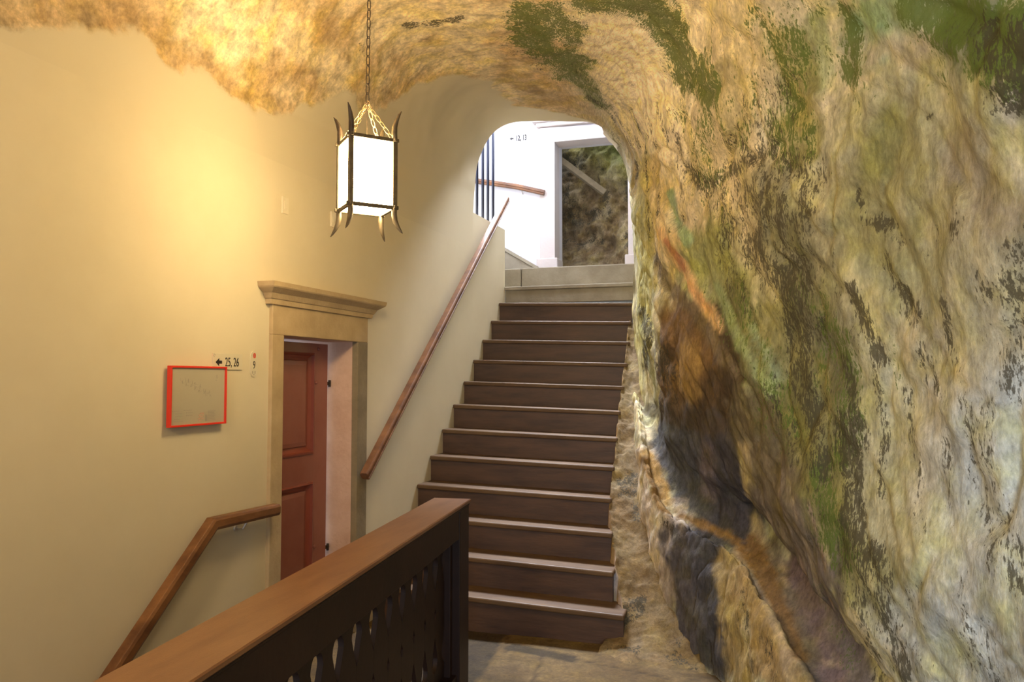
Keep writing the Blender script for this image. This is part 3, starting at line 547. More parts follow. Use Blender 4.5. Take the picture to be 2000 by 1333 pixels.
    Lk.new(math_('MULTIPLY', hp, math_('MULTIPLY_ADD', zone, .5, .5)), bp.inputs['Height']); Lk.new(bp.outputs[0], b.inputs['Normal'])
    return m
M['rock'] = rock_mat()
def set_attr(me, name, cols):
    a = me.color_attributes.new(name, 'FLOAT_COLOR', 'POINT')
    a.data.foreach_set('color', np.concatenate([cols, np.ones((len(cols),1))], 1).astype(np.float32).ravel())
def grid_obj(name, G, colr, mask, keep, nrm=None, m='rock', parent=None):
    a, b = G.shape[:2]; idx = np.arange(a*b).reshape(a, b)
    q = np.stack([idx[:-1,:-1], idx[:-1,1:], idx[1:,1:], idx[1:,:-1]], -1)[keep].reshape(-1,4)
    if nrm is not None:      # wind the faces so that they look into the passage
        F_ = G.reshape(-1,3); fn = np.cross(F_[q[:,2]]-F_[q[:,0]], F_[q[:,3]]-F_[q[:,1]])
        if (fn*nrm[q[:,0]]).sum() < 0: q = q[:,::-1]
    used, inv = np.unique(q, return_inverse=True); q = inv.reshape(-1,4)
    me = bpy.data.meshes.new(name); me.vertices.add(len(used)); me.vertices.foreach_set('co', G.reshape(-1,3)[used].astype(np.float32).ravel())
    me.loops.add(len(q)*4); me.loops.foreach_set('vertex_index', q.astype(np.int32).ravel())
    me.polygons.add(len(q)); me.polygons.foreach_set('loop_start', np.arange(0, len(q)*4, 4, dtype=np.int32))
    me.polygons.foreach_set('use_smooth', np.ones(len(q), bool)); me.update(calc_edges=True); me.validate()
    set_attr(me, 'stone', colr[used]); set_attr(me, 'mask', mask[used]); set_attr(me, 'zone', (np.repeat(right[:,None],3,1) if len(right) == len(mask) else mask*0+.5)[used])
    if nrm is not None: me.normals_split_custom_set_from_vertices(nrm[used].astype(np.float32).tolist())
    me.materials.append(M[m]); o = bpy.data.objects.new(name, me); return link(o, parent)
if not globals().get('MEASURE'):
    mask = np.stack([moss, dark, rockw], -1)
    n2 = gnorm(G); n2 = (n2 if (n2*NRM).sum() > 0 else -n2).reshape(-1,3)
    segf = SEG[:-1][:,None]+0*YS[None,:-1]; yf = YS[None,:-1]+0*segf
    SPL = 10.0
    kr = (segf < SPL); kl = (segf >= SPL) & (yf < EEND)
    tag(grid_obj('wall_right', G, col, mask, kr, n2), 'mossy natural rock face along the right side of the wooden stairs', kind='structure')
    tag(grid_obj('ceiling', G, col, mask, kl, n2), 'bare tan rock vault over the passage with a plastered left edge', kind='structure')
    # thickness of the vault at its far rim: a wall standing over the arch
    jend = int(np.searchsorted(YS, EEND)); rim = G[:, jend, :][SEG >= SPL]
    bm = bmesh.new(); prev = None
    for k in range(0, len(rim), 3):
        p = rim[k]; dirv = np.array([p[0]+1.45, 0, p[2]-2.6]); dirv /= np.linalg.norm(dirv)
        a = bm.verts.new(p); b = bm.verts.new(p+dirv*.05+np.array([0,.02,0])); c = bm.verts.new((p[0]+dirv[0]*2.5, EEND+.02, p[2]+dirv[2]*2.5))
        if prev: bm.faces.new((prev[0], a, b, prev[1])); bm.faces.new((prev[1], b, c, prev[2]))
        prev = (a, b, c)
    tag(obj('trim_1', bm, 'white', smooth=True), 'whitewashed wall face over the far arch', kind='structure')
#SHELL_DONE
if globals().get('MEASURE'): raise SystemExit
# ---------------------------------------------------------------- left wall (plane, door opening, parapet of the upper opening)
def wl_box(bm, u0, u1, z0, z1, w0=-.45, w1=0): framebox(bm, WL, (u0,w0,z0), (u1,w1,z1))
DU0, DU1, DZ = 3.615, 4.392, 1.815
bm = bmesh.new()
def quadgrid(bm, u0, u1, z0, z1, n=.25):
    a = max(1, int((u1-u0)/n)); b = max(1, int((z1-z0)/n))
    vs = [[bm.verts.new(WL(u0+(u1-u0)*i/a, 0, z0+(z1-z0)*j/b)) for j in range(b+1)] for i in range(a+1)]
    for i in range(a):
        for j in range(b): bm.faces.new((vs[i][j], vs[i+1][j], vs[i+1][j+1], vs[i][j+1]))
wl_box(bm, -1.6, DU0-.05, -2.8, SILL); wl_box(bm, DU1+.05, 7.256, -.2, SILL); wl_box(bm, DU0-.05, DU1+.05, 1.9, SILL)
wl_box(bm, DU0-.05, DU1+.05, -2.8, -.01); wl_box(bm, EEND, 7.256, SILL, 3.065)
tag(obj('wall_left', bm, 'plaster'), 'cream plastered wall along the left of the stairs', kind='structure')
# gentle upper part of the far rim back to the wall
bm = bmesh.new(); wl_box(bm, EEND-.02, EEND+.0, 3.06, 3.07); bm.free()

# ---------------------------------------------------------------- door in the left wall
dr = empty('door_1', WL(4.0, 0, 0)); tag(dr, 'low door with a worn stone surround and a red panelled leaf', kind='structure')
def dpart(name, bm, m, parent=dr, **k): return obj(name, bm, m, parent, **k)
bm = bmesh.new(); framebox(bm, WL, (3.512,-.02,-.02), (DU0,.022,DZ+.0)); dpart('door_jamb', bm, 'surround', bevel=.004)
bm = bmesh.new(); framebox(bm, WL, (DU1,-.02,-.02), (4.515,.022,DZ-.0)); dpart('door_jamb', bm, 'jambdark', bevel=.004)  # far jamb takes a darker stone colour than the near one
bm = bmesh.new(); framebox(bm, WL, (3.512,-.02,DZ), (4.515,.022,1.985)); dpart('lintel', bm, 'surround', bevel=.004)
# moulded cornice: profile (projection, height) swept with returns at both ends
bm = bmesh.new(); prof = [(0,1.975),(.034,1.975),(.038,2.0),(.044,2.004),(.058,2.03),(.095,2.055),(.10,2.062),(.105,2.085),(0,2.09)]
ring = []
for pr, z in prof: ring.append([bm.verts.new(WL(3.512-pr, -.0, z)), bm.verts.new(WL(3.512-pr, pr, z)), bm.verts.new(WL(4.515+pr, pr, z)), bm.verts.new(WL(4.515+pr, 0, z))])
for i in range(len(prof)-1):
    for j in range(3): bm.faces.new((ring[i][j], ring[i][j+1], ring[i+1][j+1], ring[i+1][j]))
dpart('cornice', bm, 'surround')
bm = bmesh.new()
def reveal():
    hexa(bm, [WL(DU1,-.02,-.02),WL(DU1+.06,-.02,-.02),WL(DU1+.06,-.36,-.02),WL(DU1+.0,-.36,-.02),WL(DU1,-.02,DZ),WL(DU1+.06,-.02,DZ),WL(DU1+.06,-.36,DZ),WL(DU1,-.36,DZ)])
    hexa(bm, [WL(DU0-.06,-.02,-.02),WL(DU0,-.02,-.02),WL(DU0,-.36,-.02),WL(DU0-.06,-.36,-.02),WL(DU0-.06,-.02,DZ),WL(DU0,-.02,DZ),WL(DU0,-.36,DZ),WL(DU0-.06,-.36,DZ)])
    framebox(bm, WL, (DU0-.06,-.36,DZ), (DU1+.06,-.02,DZ+.1))
reveal(); dpart('reveal', bm, 'reveal')
leaf = empty('door_leaf', (0,0,0)); leaf.parent = dr; leaf.matrix_parent_inverse = Matrix.Translation(-dr.location)
LU0, LU1, LW = DU0+.015, 4.352, -.175
def lpart(name, bm, m, **k):
    o = obj(name, bm, m, leaf, **k); return o
bm = bmesh.new()
PO = (LU0+.155, LU1-.155)
for a, b in (((LU0,0),(PO[0],DZ-.02)), ((PO[1],0),(LU1,DZ-.02)), ((PO[0],1.735),(PO[1],DZ-.02)), ((PO[0],.945),(PO[1],1.118)), ((PO[0],0),(PO[1],.17))):
    framebox(bm, WL, (a[0],LW-.035,a[1]+.004), (b[0],LW,b[1]+.004))
lpart('leaf_frame', bm, 'door')
for z0, z1 in ((1.122,1.739),(.174,.949)):
    bm = bmesh.new()
    # moulding: stepped sloping ring then raised field
    def rg(i, w): return [WL(PO[0]+i,LW+w,z0+i), WL(PO[1]-i,LW+w,z0+i), WL(PO[1]-i,LW+w,z1-i), WL(PO[0]+i,LW+w,z1-i)]
    rr = [[bm.verts.new(p) for p in rg(i, w)] for i, w in ((0,0),(0,.008),(.012,.012),(.018,-.004),(.034,-.018),(.046,-.022))]
    for a, b in zip(rr[:-1], rr[1:]):
        for j in range(4): bm.faces.new((a[j], a[(j+1)%4], b[(j+1)%4], b[j]))
    lpart('moulding', bm, 'mould')
    bm = bmesh.new(); rr = [[bm.verts.new(p) for p in rg(i, w)] for i, w in ((.046,-.022),(.05,-.012),(.075,-.006))]
    for a, b in zip(rr[:-1], rr[1:]):
        for j in range(4): bm.faces.new((a[j], a[(j+1)%4], b[(j+1)%4], b[j]))
    bm.faces.new(rr[-1]); lpart('panel', bm, 'door')
for u, z in ((4.222,1.555),(4.222,.55),(4.245,1.765)):
    bm = bmesh.new(); bmesh.ops.create_uvsphere(bm, u_segments=10, v_segments=6, radius=.011)
    for v in bm.verts: v.co = WL(u, LW+.002, z)+v.co
    lpart('stud', bm, 'door', smooth=True)
for z in (1.55, .515):
    bm = bmesh.new(); framebox(bm, WL, (LU1-.004,LW-.012,z-.011), (DU1+.003,LW-.002,z+.011)); framebox(bm, WL, (LU1+.018,LW-.006,z-.022), (LU1+.03,LW+.008,z+.022))
    lpart('hinge', bm, 'iron', bevel=.002)

# ---------------------------------------------------------------- floor of the landing
BD = Vector((.1074, -.9942, 0)); BN = Vector((.9942, .1074, 0)); BO = Vector((-1.332, 3.714, 0))
def BL(s, w, z): return BO+BD*s+BN*w+Vector((0,0,z))       # s towards the camera, w to the right of the cap edge
def balx(y): return BO.x+(BO.y-y)*.1080
gx = np.arange(-2.46, 1.5, .02); gy = np.arange(-1.6, 4.80, .02); GX, GY = np.meshgrid(gx, gy, indexing='ij'); GP = np.stack([GX, GY, 0*GX], -1)
FV = GP.reshape(-1,3); hz = fbm(FV*3.1+5, 4)*.006-.004; fcol = lerp(np.array([.30,.205,.10])[None], np.array([.40,.29,.155])[None], sstep(-.3,.3,fbm(FV*2.3,5,.6)))
fcol = lerp(fcol, np.array([.20,.14,.08])[None], sstep(.05,.4,fbm(FV*np.array([2.,7.,1.])+60,4))*.7)
def poly_mask(P, poly, soft=.012):
    jx = gn(P*9)*.012; X = P[:,0]+jx; Y = P[:,1]+gn(P*8+7)*.012; dmin = np.full(len(P), -9.)
    n = len(poly); A = sum(poly[i][0]*poly[(i+1)%n][1]-poly[(i+1)%n][0]*poly[i][1] for i in range(n)); s = 1 if A > 0 else -1
    for i in range(n):
        a = np.array(poly[i]); b = np.array(poly[(i+1)%n]); e = (b-a)/np.linalg.norm(b-a); dmin = np.maximum(dmin, -s*(e[0]*(Y-a[1])-e[1]*(X-a[0])))
    return 1-sstep(-soft, soft, dmin)
DK = np.array([.085,.065,.045])[None]
for poly in ([(-1.78,4.66),(-1.42,4.64),(-1.36,4.35),(-1.36,4.05),(-1.30,3.6),(-1.9,3.6)], [(-1.36,4.50),(-.93,4.39),(-.92,4.28),(-1.35,4.38)]):
    k = poly_mask(FV, poly); fcol = lerp(fcol, DK, k*.85); hz -= k*.004
for a, b in (((-1.42,4.64),(-1.34,4.34)),((-1.12,4.36),(-1.02,3.4)),((-.92,4.34),(-.4,4.2)),((-.95,3.75),(0.1,3.55)),((-.45,3.7),(-.5,2.9)),((-1.0,2.9),(.3,2.8))):
    a = np.array([*a,0.]); b = np.array([*b,0.]); ab = b-a; t = np.clip(((FV-a)@ab)/(ab@ab),0,1); dd = np.linalg.norm(FV-a-t[:,None]*ab, axis=1)+gn(FV*11)*.006
    k = 1-sstep(.003,.014,dd); fcol = lerp(fcol, np.array([.10,.07,.045])[None], k*.7); hz -= k*.004
fcol = fcol*np.array([.36,.33,.25]); FG = FV.copy(); FG[:,2] = hz; FG = FG.reshape(GP.shape)
cx, cyy = GX[:-1,:-1]+.02, GY[:-1,:-1]
keep = ~((cyy < 2.99) & (cx < balx(cyy)-.165)) & (cx > -2.42)
fm = np.stack([FV[:,0]*0, .25*sstep(.0,.5,fbm(FV*4+2,3)), FV[:,0]*0+.8], -1)
tag(grid_obj('floor', FG, fcol, fm, keep), 'worn stone landing floor with a dark inlaid strip', kind='structure')
bm = bmesh.new()
hexa(bm, [(balx(-1.6)-.165,-1.6,-2.8),(1.5,-1.6,-2.8),(1.5,2.99,-2.8),(balx(2.99)-.165,2.99,-2.8),(balx(-1.6)-.165,-1.6,-.03),(1.5,-1.6,-.03),(1.5,2.99,-.03),(balx(2.99)-.165,2.99,-.03)])
hexa(bm, [(-2.8,3.0,-2.8),(1.5,3.0,-2.8),(1.5,4.7,-2.8),(-2.8,4.7,-2.8),(-2.8,3.0,-.03),(1.5,3.0,-.03),(1.5,4.7,-.03),(-2.8,4.7,-.03)])
tag(obj('trim_2', bm, 'underfloor'), 'plastered sides of the stairwell below the landing', kind='structure')

# ---------------------------------------------------------------- lower stairs going down towards the camera
ls = empty('descending_staircase', (-1.9, 3.0, 0)); tag(ls, 'worn wooden flight going down in the well behind the pierced balustrade', 'staircase')
for k in range(12):
    y0 = 3.0-.222*k; z = -.19*(k+1); xa = wallx(y0)+.002; xb = balx(y0)-.17
    bm = bmesh.new(); box(bm, (xa, y0-.25, z-.03), (xb, y0, z)); obj('tread', bm, 'tread', ls, bevel=.006)
    bm = bmesh.new(); box(bm, (xa, y0-.012, z+.0), (xb, y0+.004, z+.158)); obj('riser', bm, 'riser', ls)

# ---------------------------------------------------------------- upper wooden flight
st = empty('staircase', (-1.55, 4.65, 0)); tag(st, 'worn dark wooden flight of steps climbing up to the arch', 'staircase')
XR = [0,-.69,-.79,-.833,-.875,-.89,-.90,-.91,-.917,-.92,-.928,-.942,-.962]
def stepz(k, x): return .19*k+(-.9-x)*.028
for k in range(1, 13):
    y = 4.4+.2226*k; xl = wallx(y)-.01; xr = XR[k]; dy = -.028*(1 if k < 3 else .3)
    bm = bmesh.new()
    def sheet(x0, x1, ya, yb, za, zb, n=1):      # slightly sagging board
        xa = wallx(ya)+.001; xb_ = wallx(yb)+.001
        hexa(bm, [(xa,ya,stepz(k,x0)+za),(x1,ya+dy,stepz(k,x1)+za),(x1,yb,stepz(k,x1)+za),(xb_,yb,stepz(k,x0)+za),(xa,ya,stepz(k,x0)+zb),(x1,ya+dy,stepz(k,x1)+zb),(x1,yb,stepz(k,x1)+zb),(xb_,yb,stepz(k,x0)+zb)])
    sheet(xl, xr, y, y+(.255 if k < 12 else .245), -.034, 0); obj('tread', bm, 'tread', st, bevel=.011, segs=3)
    bm = bmesh.new(); sheet(xl, xr-.008, y+.028, y+.05, -.196 if k > 1 else -.23, -.034); obj('riser', bm, 'riser', st)

# mortar flank between the step ends and the rock
nu, nw = 260, 26; us = np.linspace(4.28, 6.9, nu); ws = np.linspace(0, 1, nw)
xs = np.interp(us, [4.28,4.6,4.72,5.0,5.3,6,6.9], [-.88,-.80,-.715,-.815,-.89,-.925,-.97]); xo = np.interp(us, ST[:,0], ST[:,1])+.10
zi = np.interp(us, [4.28,4.5,4.62,4.75,4.95,5.3,7.07], [-.02,.0,.03,.20,.42,.74,2.26]); zo = np.interp(us, [4.28,4.5,4.75,5.3,7.07], [-.02,.05,.30,.80,2.34])
T = np.zeros((nw, nu, 3)); 
for i, t in enumerate(ws):
    T[i,:,0] = xs*(1-t)+xo*t; T[i,:,1] = us; T[i,:,2] = zi*(1-t)+zo*t-.07*math.sin(math.pi*t)*sstep(4.5,4.9,us)
TV = T.reshape(-1,3); dn = fbm(TV*7+3,4,.6)*.030+fbm(TV*22,3)*.008; TV = TV.copy(); TV[:,2] += dn; TV[:,0] += fbm(TV*14+9,3)*.02*np.repeat((ws<.08),nu)
tcol = lerp(np.array([.36,.235,.10])[None], np.array([.45,.33,.17])[None], sstep(-.3,.3,fbm(TV*4,4)))
tcol = tcol*.47; tm = np.stack([TV[:,0]*0, .75*sstep(.12,.4,fbm(TV*3.3+14,3)), TV[:,0]*0+.9], -1)
tag(grid_obj('trim_3', TV.reshape(nw,nu,3), tcol, tm, np.ones((nw-1,nu-1),bool)), 'ochre mortar flank between the step ends and the rock', kind='structure')
# its broken vertical edge under the strip, beside the step ends, with old whitewash
E0 = TV.reshape(nw,nu,3)[0].copy(); E1 = E0.copy(); E1[:,2] -= .5; E1[:,0] -= .03; Em = (E0+E1)/2; Em[:,0] += gn(Em*18)*.012-.004
EG = np.stack([E0, Em, E1]); EV = EG.reshape(-1,3); ecol = lerp(np.array([.40,.27,.13])[None], np.array([.72,.62,.58])[None], sstep(.0,.15,fbm(EV*5+77,3))*(1-sstep(5.1,5.4,EV[:,1])))
tag(grid_obj('trim_4', EG, ecol, np.stack([EV[:,0]*0, EV[:,0]*0+.1, EV[:,0]*0+.8], -1), np.ones((2,nu-1),bool)), 'broken mortar edge beside the step ends with old whitewash', kind='structure')

# pale stone steps on top of the wooden flight
bm = bmesh.new(); box(bm, (wallx(7.24)+.002, 7.262, 2.322), (-.975, 7.6, 2.455)); box(bm, (wallx(7.24)+.002, 7.235, 2.455), (-.975, 7.6, 2.49))
tag(obj('stone_step', bm, 'stonestep', bevel=.006), 'pale stone step with a nosing directly above the wooden flight', 'step')
bm = bmesh.new(); box(bm, (-2.14, 7.47, 2.492), (-.97, 8.24, 2.705))
tag(obj('stone_step', bm, 'stonestep', bevel=.008), 'grey stone step under the plinths of the upper doorway', 'step')
bm = bmesh.new(); box(bm, (-2.36, 7.455, 2.485), (-2.145, 7.75, 2.70)); 
tag(obj('stone_block', bm, 'stonestep', bevel=.008), 'short stone block at the left end of the top step', 'stone')

# ---------------------------------------------------------------- upper landing: back wall, doorway, rock beyond
bm = bmesh.new()
YB = 8.3
box(bm, (-7, YB, 2.0), (-1.985, YB+.35, 6.5)); box(bm, (-1.165, YB, 2.0), (1.5, YB+.35, 6.5)); box(bm, (-1.985, YB+.01, 4.26), (-1.165, YB+.35, 6.5))
tag(obj('wall_back', bm, 'white'), 'bright whitewashed wall beyond the arch', kind='structure')
bm = bmesh.new(); box(bm, (-7, 7.75, 2.45), (-2.36, YB, 2.69)); box(bm, (-7,6.3,2.45),(-2.8,7.75,2.69)); box(bm, (-3.5,YB,2.45),(0,YB+1.6,2.69))
tag(obj('trim_5', bm, 'stonestep'), 'stone paving of the upper landing', kind='structure')
bm = bmesh.new(); box(bm, (-7.2, 5.9, 2.0), (-7, YB+.35, 6.5)); tag(obj('wall_end', bm, 'white'), 'far left end wall of the upper landing', kind='structure')
d2 = empty('door_2', (-1.57, YB, 2.70)); tag(d2, 'stone framed doorway at the top of the stairs, open onto rock', kind='structure')
for x0, x1, xi in ((-2.155,-1.983,0),(-1.167,-.99,0)):
    bm = bmesh.new(); box(bm, (x0, YB-.03, 2.92), (x1, YB+.20, 4.235)); obj('door_jamb', bm, 'paledoor', d2, bevel=.005)
    bm = bmesh.new(); box(bm, (x0-.035, YB-.055, 2.69), (x1+.035, YB+.22, 2.925)); obj('plinth', bm, 'paledoor', d2, bevel=.012)
bm = bmesh.new(); hexa(bm, [(-2.155,YB-.03,4.235),(-.99,YB-.03,4.235),(-.99,YB+.2,4.235),(-2.155,YB+.2,4.235),(-2.155,YB-.03,4.41),(-.99,YB-.03,4.37),(-.99,YB+.2,4.37),(-2.155,YB+.2,4.41)]); obj('lintel', bm, 'paledoor', d2, bevel=.005)
bm = bmesh.new(); box(bm, (-2.19, YB-.07, 4.412), (-.96, YB+.2, 4.455)); box(bm, (-2.23, YB-.11, 4.455), (-.92, YB+.2, 4.49)); obj('cornice', bm, 'paledoor', d2, bevel=.008)
# rock seen through the doorway
a_, b_ = 120, 150; xx = np.linspace(-3.0, -.2, a_); zz = np.linspace(2.5, 5.2, b_); XX, ZZ = np.meshgrid(xx, zz, indexing='ij')
RG = np.stack([XX, 0*XX+9.35-.25*(XX+2.), ZZ], -1); RV = RG.reshape(-1,3).copy(); RV[:,1] += fbm(RV*2.3+6,5,.6)*.30-.30*sstep(3.3,2.7,RV[:,2])
rc = lerp(np.array([.16,.11,.055])[None], np.array([.27,.21,.12])[None], sstep(-.25,.35,fbm(RV*3.5+1,5,.6)))
gm = sstep(.0,.8,(RV[:,2]-3.9)+.7*(RV[:,0]+1.7))
rc = lerp(rc, np.array([.22,.26,.07])[None], gm*.7)
rm = np.stack([gm*.6, .35+.5*sstep(.0,.4,fbm(RV*2.7+3,3)), RV[:,0]*0+1.], -1)
tag(grid_obj('trim_6', RV.reshape(a_,b_,3), rc, rm, np.ones((a_-1,b_-1),bool)), 'rough brown rock seen through the upper doorway', kind='structure')
bm = bmesh.new(); A = Vector((-2.10,8.72,4.22)); B = Vector((-1.55,9.0,3.80)); sweep(bm, [A, B], [(-.03,-.035),(.03,-.035),(.03,.035),(-.03,.035)])
tag(obj('timber_beam', bm, 'beam', bevel=.005), 'old squared timber leaning across the rock inside the upper doorway', 'beam')
# sloping skirting slab of the flight that leaves to the left
bm = bmesh.new(); sl = .60
def sk(x): return 2.85+(-2.2-x)*sl
hexa(bm, [(-3.6,YB-.10,2.6),(-2.17,YB-.10,2.6),(-2.17,YB,2.6),(-3.6,YB,2.6),(-3.6,YB-.10,sk(-3.6)-.04),(-2.17,YB-.10,sk(-2.17)-.04),(-2.17,YB,sk(-2.17)-.04),(-3.6,YB,sk(-3.6)-.04)])
hexa(bm, [(-3.6,YB-.13,sk(-3.6)-.04),(-2.16,YB-.13,sk(-2.16)-.04),(-2.16,YB,sk(-2.16)-.04),(-3.6,YB,sk(-3.6)-.04),(-3.6,YB-.13,sk(-3.6)),(-2.16,YB-.13,sk(-2.16)),(-2.16,YB,sk(-2.16)),(-3.6,YB,sk(-3.6))])
tag(obj('baseboard_back', bm, 'stonestep', bevel=.004), 'sloping stone skirting on the whitewashed wall', kind='structure')

# ---------------------------------------------------------------- window grille on the parapet
gr = empty('window_grille', WL(6.77, -.05, 3.065)); tag(gr, 'black iron grille standing on the parapet by the arch', 'grille')
for u in (6.489, 6.625, 6.773, 6.909, 7.051):
    bm = bmesh.new(); sweep(bm, [WL(u,-.05,3.05), WL(u,-.05,4.3)], circ(.013, 10), up=Vector((1,0,0))); obj('bar', bm, 'bar', gr, smooth=True)
bm = bmesh.new(); framebox(bm, WL, (6.35,-.065,4.3), (7.2,-.035,4.33)); obj('crossbar', bm, 'bar', gr)

# ---------------------------------------------------------------- handrails
HP = [(-.024,-.012),(-.024,.012),(-.018,.023),(.018,.023),(.024,.014),(.024,-.002),(.018,-.006),(.018,-.012),(.024,-.016),(.020,-.024),(-.018,-.024)]
HP = [(a*1.22, b*1.22) for a, b in HP]
def bracket(p, parent, m='metal'):
    u, z = p; bm = bmesh.new(); sweep(bm, [WL(u,.0,z-.06), WL(u,.045,z-.058), WL(u,.07,z-.022)], circ(.006, 8)); 
    bmesh.ops.create_cone(bm, cap_ends=True, segments=12, radius1=.016, radius2=.014, depth=.008, matrix=Matrix.Translation(WL(u,.004,z-.06))@Matrix.Rotation(math.pi/2,4,'Y'))
    obj('bracket', bm, m, parent)
hr = empty('handrail', WL(3.0, .07, .9)); tag(hr, 'short bent wooden handrail beside the red door, falling towards the camera', 'handrail', 'wall handrails')
bm = bmesh.new(); sweep(bm, [WL(3.5,.07,.905), WL(3.02,.07,.915), WL(2.523,.07,.475), WL(1.2,.07,-.70)], HP); obj('rail', bm, 'rail', hr, bevel=.003)
for p in ((3.27,.905),(2.3,.28),(1.6,-.345)): bracket(p, hr)
hr = empty('handrail', WL(4.40, .07, .97)); tag(hr, 'long straight wooden handrail climbing the wall beside the wooden steps', 'handrail', 'wall handrails')
bm = bmesh.new(); sweep(bm, [WL(4.404,.07,.965), WL(5.7,.07,2.10), WL(7.11,.07,3.335)], HP); obj('rail', bm, 'rail', hr, bevel=.003)
for u in (4.9, 5.75, 6.6): bracket((u, .965+(u-4.404)*.876), hr)
hr = empty('handrail', (-2.08, YB-.07, 3.66)); tag(hr, 'curved wooden handrail on the white wall beyond the black bars', 'handrail', 'wall handrails')
bm = bmesh.new(); sweep(bm, [(-4.6,YB-.07,4.42),(-3.5,YB-.07,4.02),(-3.0,YB-.07,3.87),(-2.7,YB-.07,3.81),(-2.4,YB-.07,3.745),(-2.09,YB-.07,3.655)], HP); obj('rail', bm, 'rail', hr, bevel=.003)
bm = bmesh.new(); sweep(bm, [(-2.36,YB-.07,3.72),(-2.36,YB-.02,3.68),(-2.36,YB+.0,3.68)], circ(.007,8)); obj('bracket', bm, 'metal', hr)

# ---------------------------------------------------------------- pierced balustrade
bl = empty('balustrade', BL(0, -.1, 0)); tag(bl, 'dark brown balustrade of pierced flat boards under a broad polished cap', 'balustrade')
CW = .197; L = 4.9
bm = bmesh.new()
def cring(s, ex=0): return [BL(s, w, z) for w, z in ((-CW,.955),(-CW+.006,.950),(-.006,.950),(0,.955),(0,.966),(-.004,.970),(-CW+.004,.970),(-CW,.966))]
r0 = [bm.verts.new(p) for p in cring(.0)]; r1 = [bm.verts.new(p) for p in cring(L)]
for j in range(len(r0)): bm.faces.new((r0[j], r0[(j+1)%len(r0)], r1[(j+1)%len(r0)], r1[j]))
bm.faces.new(r0); bm.faces.new(r1); obj('cap_rail', bm, 'cap', bl)
bm = bmesh.new(); framebox(bm, BL, (.004,-CW+.006,.938), (L,-.006,.951)); obj('moulding', bm, 'dark', bl, bevel=.005)
bm = bmesh.new(); framebox(bm, BL, (.19,-.155,.805), (L,-.012,.939)); obj('upper_rail', bm, 'dark', bl, bevel=.003)
bm = bmesh.new(); framebox(bm, BL, (.19,-.150,.03), (L,-.022,.16)); obj('lower_rail', bm, 'dark', bl, bevel=.003)
bm = bmesh.new(); framebox(bm, BL, (.010,-.187,-.01), (.19,-.008,.939)); obj('post', bm, 'dark', bl, bevel=.004)
bm = bmesh.new(); framebox(bm, BL, (.19,-.125,.15), (.23,-.045,.80)); obj('panel_stile', bm, 'dark', bl, bevel=.003)
ZC, HB = .500, .0785
def gap(z):
    def tear(h):   # h 0 at the round end .. 1 at the point
        if h < 0 or h > 1: return 0
        return .044*(math.sqrt(max(0, 1-((h-.33)/.33)**2)) if h < .33 else (1-(h-.33)/.67)**.85)
    a = abs(z-ZC)
    if a < .028: return .016*(1-a/.028)
    return tear((.262-a)/.155) if .107 <= a <= .262 else 0
zs = [.15]+[ZC+s for s in np.linspace(-.27,-.10,36)]+[ZC+s for s in np.linspace(-.03,.03,9)]+[ZC+s for s in np.linspace(.10,.27,36)]+[.80]
def baluster(s0):
    bm = bmesh.new(); w0, w1 = -.094, -.074; rows = []
    for z in zs:
        g = gap(z)+.0006; rows.append([bm.verts.new(BL(s0+e*(HB-g), w, z)) for e, w in ((-1,w0),(1,w0),(1,w1),(-1,w1))])
    for a, b in zip(rows[:-1], rows[1:]):
        for j in range(4): bm.faces.new((a[j], a[(j+1)%4], b[(j+1)%4], b[j]))
    bm.faces.new(rows[0]); bm.faces.new(rows[-1]); return obj('baluster', bm, 'dark', bl)
b0 = baluster(.31)
for k in range(1, 25):
    o = b0.copy(); C.objects.link(o); o.parent = bl; o.matrix_parent_inverse = b0.matrix_parent_inverse.copy(); o.location = BD*(k*HB*2)

# ---------------------------------------------------------------- hanging lantern
LC = Vector((-1.575, 3.02, 0)); T1 = Vector((.703,.711,0)); T2 = Vector((-.711,.703,0)); HX, HY = .098, .088; Z0, Z1 = 2.325, 2.622
def LL(a, b, z): return LC+T1*a+T2*b+Vector((0,0,z))
ln = empty('hanging_lantern', (LC.x, LC.y, Z0)); tag(ln, 'square iron lantern with glowing white panes hanging on a chain', 'lantern')
cor = [(-HX,-HY),(HX,-HY),(HX,HY),(-HX,HY)]
for zc, nm in ((Z0,'bottom_frame'),(Z1,'top_frame')):
    bm = bmesh.new(); e = .018
    for i in range(4):
        (a0,b0_),(a1,b1_) = cor[i], cor[(i+1)%4]
        dx, dy = np.sign(a1-a0), np.sign(b1_-b0_)
        framebox(bm, LL, (min(a0,a1)-(.018 if dx else .006), min(b0_,b1_)-(.018 if dy else .006), zc-.008), (max(a0,a1)+(.018 if dx else .006), max(b0_,b1_)+(.018 if dy else .006), zc+.008))
    obj(nm, bm, 'horn', ln, bevel=.002)
